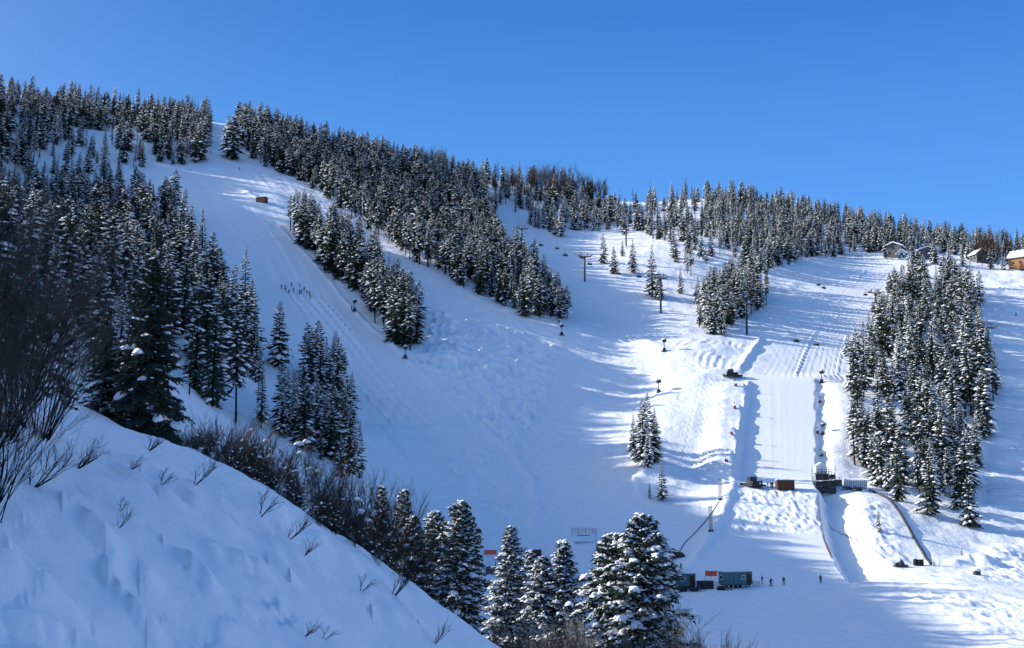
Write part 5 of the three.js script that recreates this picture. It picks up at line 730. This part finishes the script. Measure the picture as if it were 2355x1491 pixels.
netFence([[1102, 1322], [1117, 1326], [1140, 1300]], 1.6, 'dark net fence left of the broad pyramid spruce'); netFence([[1596, 1350], [1606, 1352]], 1.2, 'short net fence at the right end of the left teal trailer'); netFence([[1640, 1350], [1654, 1351]], 1.2, 'short net fence between the crate and the angled trailer'); netFence([[1731, 1347], [1747, 1348]], 1.0, 'low net fence right of the angled teal trailer'); netFence([[1900, 585], [1945, 590], [1985, 592]], 1.2, 'dark fence along the top edge of the groomed run');
netFence([[1884, 1150], [1886, 1200], [1895, 1245], [1912, 1285]], 1.3, 'dark safety net down the right edge of the landing', 1.4);
{ const p = spot(1556, 1281), o = thing('folded_airbag', 'dark wedge shaped crash pad with a red patch at the foot of the slope', 'crash pad', p, -0.05); part(o, 'pad', prism([[-2.0, 0], [2.4, 0], [1.4, 1.0], [0.4, 1.2], [-2.0, 1.1]], 1.5), mat.dark); part(o, 'red_patch', bx(0.8, 0.35, 0.04, 0.1, 0.75, 0.77), mat.red); part(o, 'ground_sheet', bx(5.0, 0.06, 2.2, 0.1, 0.03, 0.1), mat.black); }
// -- lattice masts left of the landing and the cable that runs down from them
function mast(px, py, top, label) {
  const p = spot(px, py), h = sight(px, top)[1] * -p.z - p.y, o = thing('lattice_mast', label, 'mast', p, 0.3), w = 0.3;
  for (const [a, b] of [[-w, -w], [w, -w], [w, w], [-w, w]]) part(o, 'chord', bar([a, -0.3, b], [a, h, b], 0.045, 6), mat.galv);
  const n = Math.max(4, Math.round(h / 0.65)), br = []; for (let k = 0; k < n; k++) { const y0 = k * h / n, y1 = (k + 1) * h / n; for (const [a, b] of [[[-w, -w], [w, -w]], [[w, -w], [w, w]], [[w, w], [-w, w]], [[-w, w], [-w, -w]]]) br.push(bar([a[0], y0, a[1]], [b[0], y1, b[1]], 0.028, 4), bar([a[0], y1, a[1]], [b[0], y1, b[1]], 0.028, 4)); } part(o, 'bracing', join(br), mat.galv);
  part(o, 'top_plate', bx(0.8, 0.12, 0.8, 0, h, 0), mat.dark); part(o, 'foot', bx(1.0, 0.5, 1.0, 0, 0.1, 0), mat.dark);
}
mast(1657, 1150, 1102, 'upper lattice mast left of the landing'); mast(1635, 1222, 1166, 'lower lattice mast left of the landing');
function groundHose(pts, r, name, label, category, m) { const c = new THREE.CatmullRomCurve3(pts.map(([a, b]) => { const v = spot(a, b); v.y += r * 0.6; return v; })), n = 60, q = c.getPoints(n).map(v => { v.y = height(v.x, v.z) + r * 0.6; return v; }), g = new THREE.TubeGeometry(new THREE.CatmullRomCurve3(q), n * 2, r, 6), o = new THREE.Mesh(g, m); o.name = numbered(name); o.userData = { label, category }; add(o); }
groundHose([[1654, 1154], [1630, 1190], [1600, 1225], [1575, 1250], [1562, 1272]], 0.10, 'power_cable', 'dark cable running down the snow from the lattice masts', 'cable', mat.black);
groundHose([[2000, 1130], [2035, 1145], [2062, 1170], [2090, 1215], [2115, 1260], [2142, 1300]], 0.34, 'water_pipe', 'thick dark pipe running down the snow to the drums', 'pipe', mat.dark);
groundHose([[1905, 1205], [1960, 1240], [2000, 1262], [2035, 1285]], 0.08, 'snowmaking_hose', 'thin dark hose over the lumpy snow right of the landing', 'hose', mat.dark);
// -- judges' scaffold with the white tent
{
  const p = spot(1896, 1139); { const q = P(1896, 1137, 345); p.set(q[0], Math.max(q[1], height(q[0], q[2]) - 0.6) + 0.8, q[2]); } const W = 5.4, D = 4.2, Ht = 6.0, o = thing('judges_scaffold', 'black three storey scaffold tower right of the aerials deck', 'scaffold', p, 0.0), yb = -0.8;
  for (let i = 0; i < 4; i++) for (let j = 0; j < 2; j++) part(o, 'standard', cy(0.07, 0.07, Ht + 1.9, -W / 2 + i * W / 3, yb + (Ht + 1.9) / 2, -D / 2 + j * D, 6), mat.dark);
  for (let k = 0; k < 3; k++) { part(o, 'platform', bx(W + 0.2, 0.12, D, 0, yb + 1.9 * (k + 1) + 0.1, 0), mat.dark); for (const s of [-1, 1]) part(o, 'guard_rail', join(bar([-W / 2, yb + 1.9 * (k + 1) + 1.0, s * D / 2], [W / 2, yb + 1.9 * (k + 1) + 1.0, s * D / 2], 0.05), bar([-W / 2, yb + 1.9 * (k + 1) + 0.55, s * D / 2], [W / 2, yb + 1.9 * (k + 1) + 0.55, s * D / 2], 0.05)), mat.steel); }
  for (let k = 0; k < 3; k++) for (let i = 0; i < 3; i++) { part(o, 'screen_panel', bx(W / 3 - 0.12, (k + i) % 3 === 1 ? 1.3 : 1.7, 0.05, -W / 2 + (i + 0.5) * W / 3, yb + 1.9 * k + 0.95, D / 2 - 0.14), mat.black); part(o, 'brace', bar([-W / 2 + i * W / 3, yb + 1.9 * k, D / 2], [-W / 2 + (i + 1) * W / 3, yb + 1.9 * (k + 1), D / 2], 0.045), mat.steel); }
  for (const s of [-1, 1]) for (let k = 0; k < 3; k++) part(o, 'brace', bar([s * W / 2, yb + 1.9 * k, -D / 2], [s * W / 2, yb + 1.9 * (k + 1), D / 2], 0.045), mat.steel);
  const t = thing('white_tent', 'white gabled tent on top of the judges scaffold', 'tent', p.clone().add(new THREE.Vector3(-0.9, yb + 5.86, 0)), 0);
  part(t, 'walls', bx(2.9, 1.9, 3.0, 0, 0.95, 0), mat.white); part(t, 'gable_roof', prism([[-1.6, 1.85], [1.6, 1.85], [0, 2.9]], 3.2), mat.white); for (const x of [-1.42, 1.42]) part(t, 'corner_pole', cy(0.05, 0.05, 1.9, x, 0.95, 1.52, 6), mat.galv);
}
{ const o = thing('ribbed_tent', 'long white ribbed tent beside the judges scaffold', 'tent', spot(1967, 1121), -0.06); part(o, 'cover', prism([[-3.1, 0], [3.1, 0], [3.1, 1.9], [-3.1, 1.9]], 2.6), mat.white); for (let k = 0; k < 11; k++) part(o, 'rib', bx(0.14, 1.95, 0.1, -3.0 + k * 0.6, 0.98, 1.33), mat.galv); part(o, 'roof', prism([[-1.4, 1.9], [1.4, 1.9], [0, 2.45]], 6.3).rotateY(Math.PI / 2), mat.snow); }
{ const o = thing('pump_unit', 'dark green pump unit between the scaffold and the ribbed tent', 'pump', spot(1928, 1117), 0.2); part(o, 'housing', bx(1.7, 1.5, 1.3, 0, 0.85, 0), mat.green); part(o, 'exhaust', cy(0.08, 0.08, 0.8, 0.5, 1.9, 0, 8), mat.dark); part(o, 'skid', bx(2.0, 0.15, 1.1, 0, 0.07, 0), mat.dark); }
// -- little red work stands on the benches
[[1692, 888, 'uppermost red stand on the benches left of the in-run'], [1690, 940, 'second red stand from the top left of the in-run'], [1683, 1000, 'third red stand from the top left of the in-run'], [1671, 1062, 'lowest red stand left of the in-run'], [1887, 927, 'uppermost red stand in the trough right of the in-run'], [1880, 998, 'middle red stand in the trough right of the in-run'], [1890, 1050, 'lowest red stand in the trough right of the in-run']].forEach(([a, b, l], k) => {
  const o = thing('floodlight_stand', l, 'stand', spot(a, b), k); o.scale.setScalar(0.75); part(o, 'base', bx(1.2, 0.7, 0.9, 0, 0.35, 0), mat.red); part(o, 'motor', cy(0.36, 0.36, 0.8, 0.25, 0.9, 0, 10, Math.PI / 2), mat.black); part(o, 'post', cy(0.06, 0.05, 2.6, -0.45, 1.3, 0, 6), mat.dark); part(o, 'lamp_head', bx(0.7, 0.4, 0.3, -0.45, 2.65, 0, 0.4), mat.dark);
});
// -- drums, stakes and sled at the end of the pipe; snow covered box on the heap
[[2105, 1301, 'left one of three black drums at the end of the pipe'], [2113, 1302, 'middle one of three black drums at the end of the pipe'], [2121, 1302, 'right one of three black drums at the end of the pipe']].forEach(([a, b, l]) => { const o = thing('storage_drum', l, 'drum', spot(a, b)); part(o, 'shell', join(cy(0.42, 0.42, 1.5, 0, 0.75, 0, 14), cy(0.45, 0.45, 0.08, 0, 0.5, 0, 14), cy(0.45, 0.45, 0.08, 0, 1.0, 0, 14)), mat.black); part(o, 'snow_cap', mound(0.9, 0.25, 0.9, 0, 1.5, 0, a), mat.snow); });
{ const R = rng(5); for (let k = 0; k < 7; k++) { const p = spot(2146 + k * 3.6, 1303 - (k % 3) * 2), o = thing('wooden_stake', 'pale wooden stake in the row right of the drums', 'stake', p, R() * 6, 'stakes right of the drums'); o.rotation.z = (R() - 0.5) * 0.25; part(o, 'shaft', cy(0.08, 0.07, 1.7, 0, 0.7, 0, 7), mat.white); part(o, 'pointed_tip', cy(0.07, 0.005, 0.2, 0, 1.65, 0, 7), mat.white); } }
{ const o = thing('cargo_sled', 'dark cargo sled with raised boards left of the drums', 'sled', spot(2072, 1304), 0.1); part(o, 'bed', bx(3.2, 0.3, 1.2, 0, 0.3, 0), mat.dark); for (const s of [-1, 1]) part(o, 'runner', bx(3.6, 0.1, 0.1, 0, 0.06, s * 0.5), mat.steel); part(o, 'raised_board', bx(0.25, 1.6, 1.0, 0.5, 0.9, 0, 0, 0, 0.5), mat.dark); part(o, 'raised_board', bx(0.25, 1.1, 1.0, 0.0, 0.7, 0, 0, 0, 0.6), mat.dark); part(o, 'load', mound(1.2, 0.5, 0.9, -0.9, 0.45, 0, 3), mat.black); }
{ const o = thing('marker_box', 'dark box under a cap of snow in the hollow at the right snow heap', 'box', spot(2247, 1322), 0.2); part(o, 'box', bx(1.4, 0.9, 1.0, 0, 0.45, 0), mat.dark); part(o, 'snow_cap', mound(1.9, 0.5, 1.4, 0, 0.85, 0, 9), mat.snow); }
// -- houses at the top right
function house(px, py, w, h, d, turn, wall, label, rise = 0.35, over = 0.7) {
  const o = thing('mountain_house', label, 'house', spot(px, py), turn);
  part(o, 'walls', prism([[-w / 2, -1.5], [w / 2, -1.5], [w / 2, h], [0, h + w * rise], [-w / 2, h]], d), wall);
  const a = Math.atan(2 * rise), L = (w / 2 + over) / Math.cos(a);
  for (const s of [-1, 1]) { const r = part(o, 'roof', bx(L, 0.25, d + over * 2, s * (w / 2 + over) / 2, h + w * rise - Math.tan(a) * (w / 2 + over) / 2 + 0.1, 0, 0, 0, -s * a), mat.dark); part(r, 'roof_snow', bx(L + 0.1, 0.6, d + over * 2.1, s * (w / 2 + over) / 2 + 0.1 * s, h + w * rise - Math.tan(a) * (w / 2 + over) / 2 + 0.55, 0, 0, 0, -s * a), mat.snow); }
  part(o, 'chimney', bx(1.0, 2.4, 1.0, w * 0.22, h + w * rise + 0.3, -d * 0.2), mat.greyWall);
  for (const [x, y] of [[-w * 0.25, h * 0.35], [w * 0.25, h * 0.35], [0, h * 0.85]]) { const f = part(o, 'window', bx(1.5, 1.5, 0.12, x, y, d / 2 + 0.05), mat.dark); part(f, 'pane', bx(1.2, 1.2, 0.06, x, y, d / 2 + 0.1), mat.glass); }
  for (const z of [-d * 0.22, d * 0.22]) for (const s of [-1, 1]) { const f = part(o, 'window', bx(0.12, 1.4, 1.3, s * (w / 2 + 0.05), h * 0.5, z), mat.dark); part(f, 'pane', bx(0.06, 1.1, 1.0, s * (w / 2 + 0.1), h * 0.5, z), mat.glass); }
}
house(2058, 592, 9, 5.6, 8, -0.5, mat.greyWall, 'grey house with thick roof snow at the top of the groomed run', 0.22); house(2074, 596, 4.2, 2.8, 5, -0.3, mat.white, 'small pale annex in front of the grey house', 0.4); house(2128, 594, 11, 3.6, 7, 0.1, mat.greyWall, 'low grey house behind the tops of the right clump', 0.18); house(2252, 604, 7, 4.2, 7, 0.2, mat.greyWall, 'grey house half hidden by trees left of the wooden cabin', 0.35); house(2348, 618, 9, 5.5, 9, 0.75, mat.cedar, 'golden wooden cabin with thick roof snow at the right edge', 0.42); house(1404, 470, 8, 2.6, 6, 0.2, mat.greyWall, 'dark low house under snow on the saddle skyline', 0.3);
renderer.render(scene, camera);
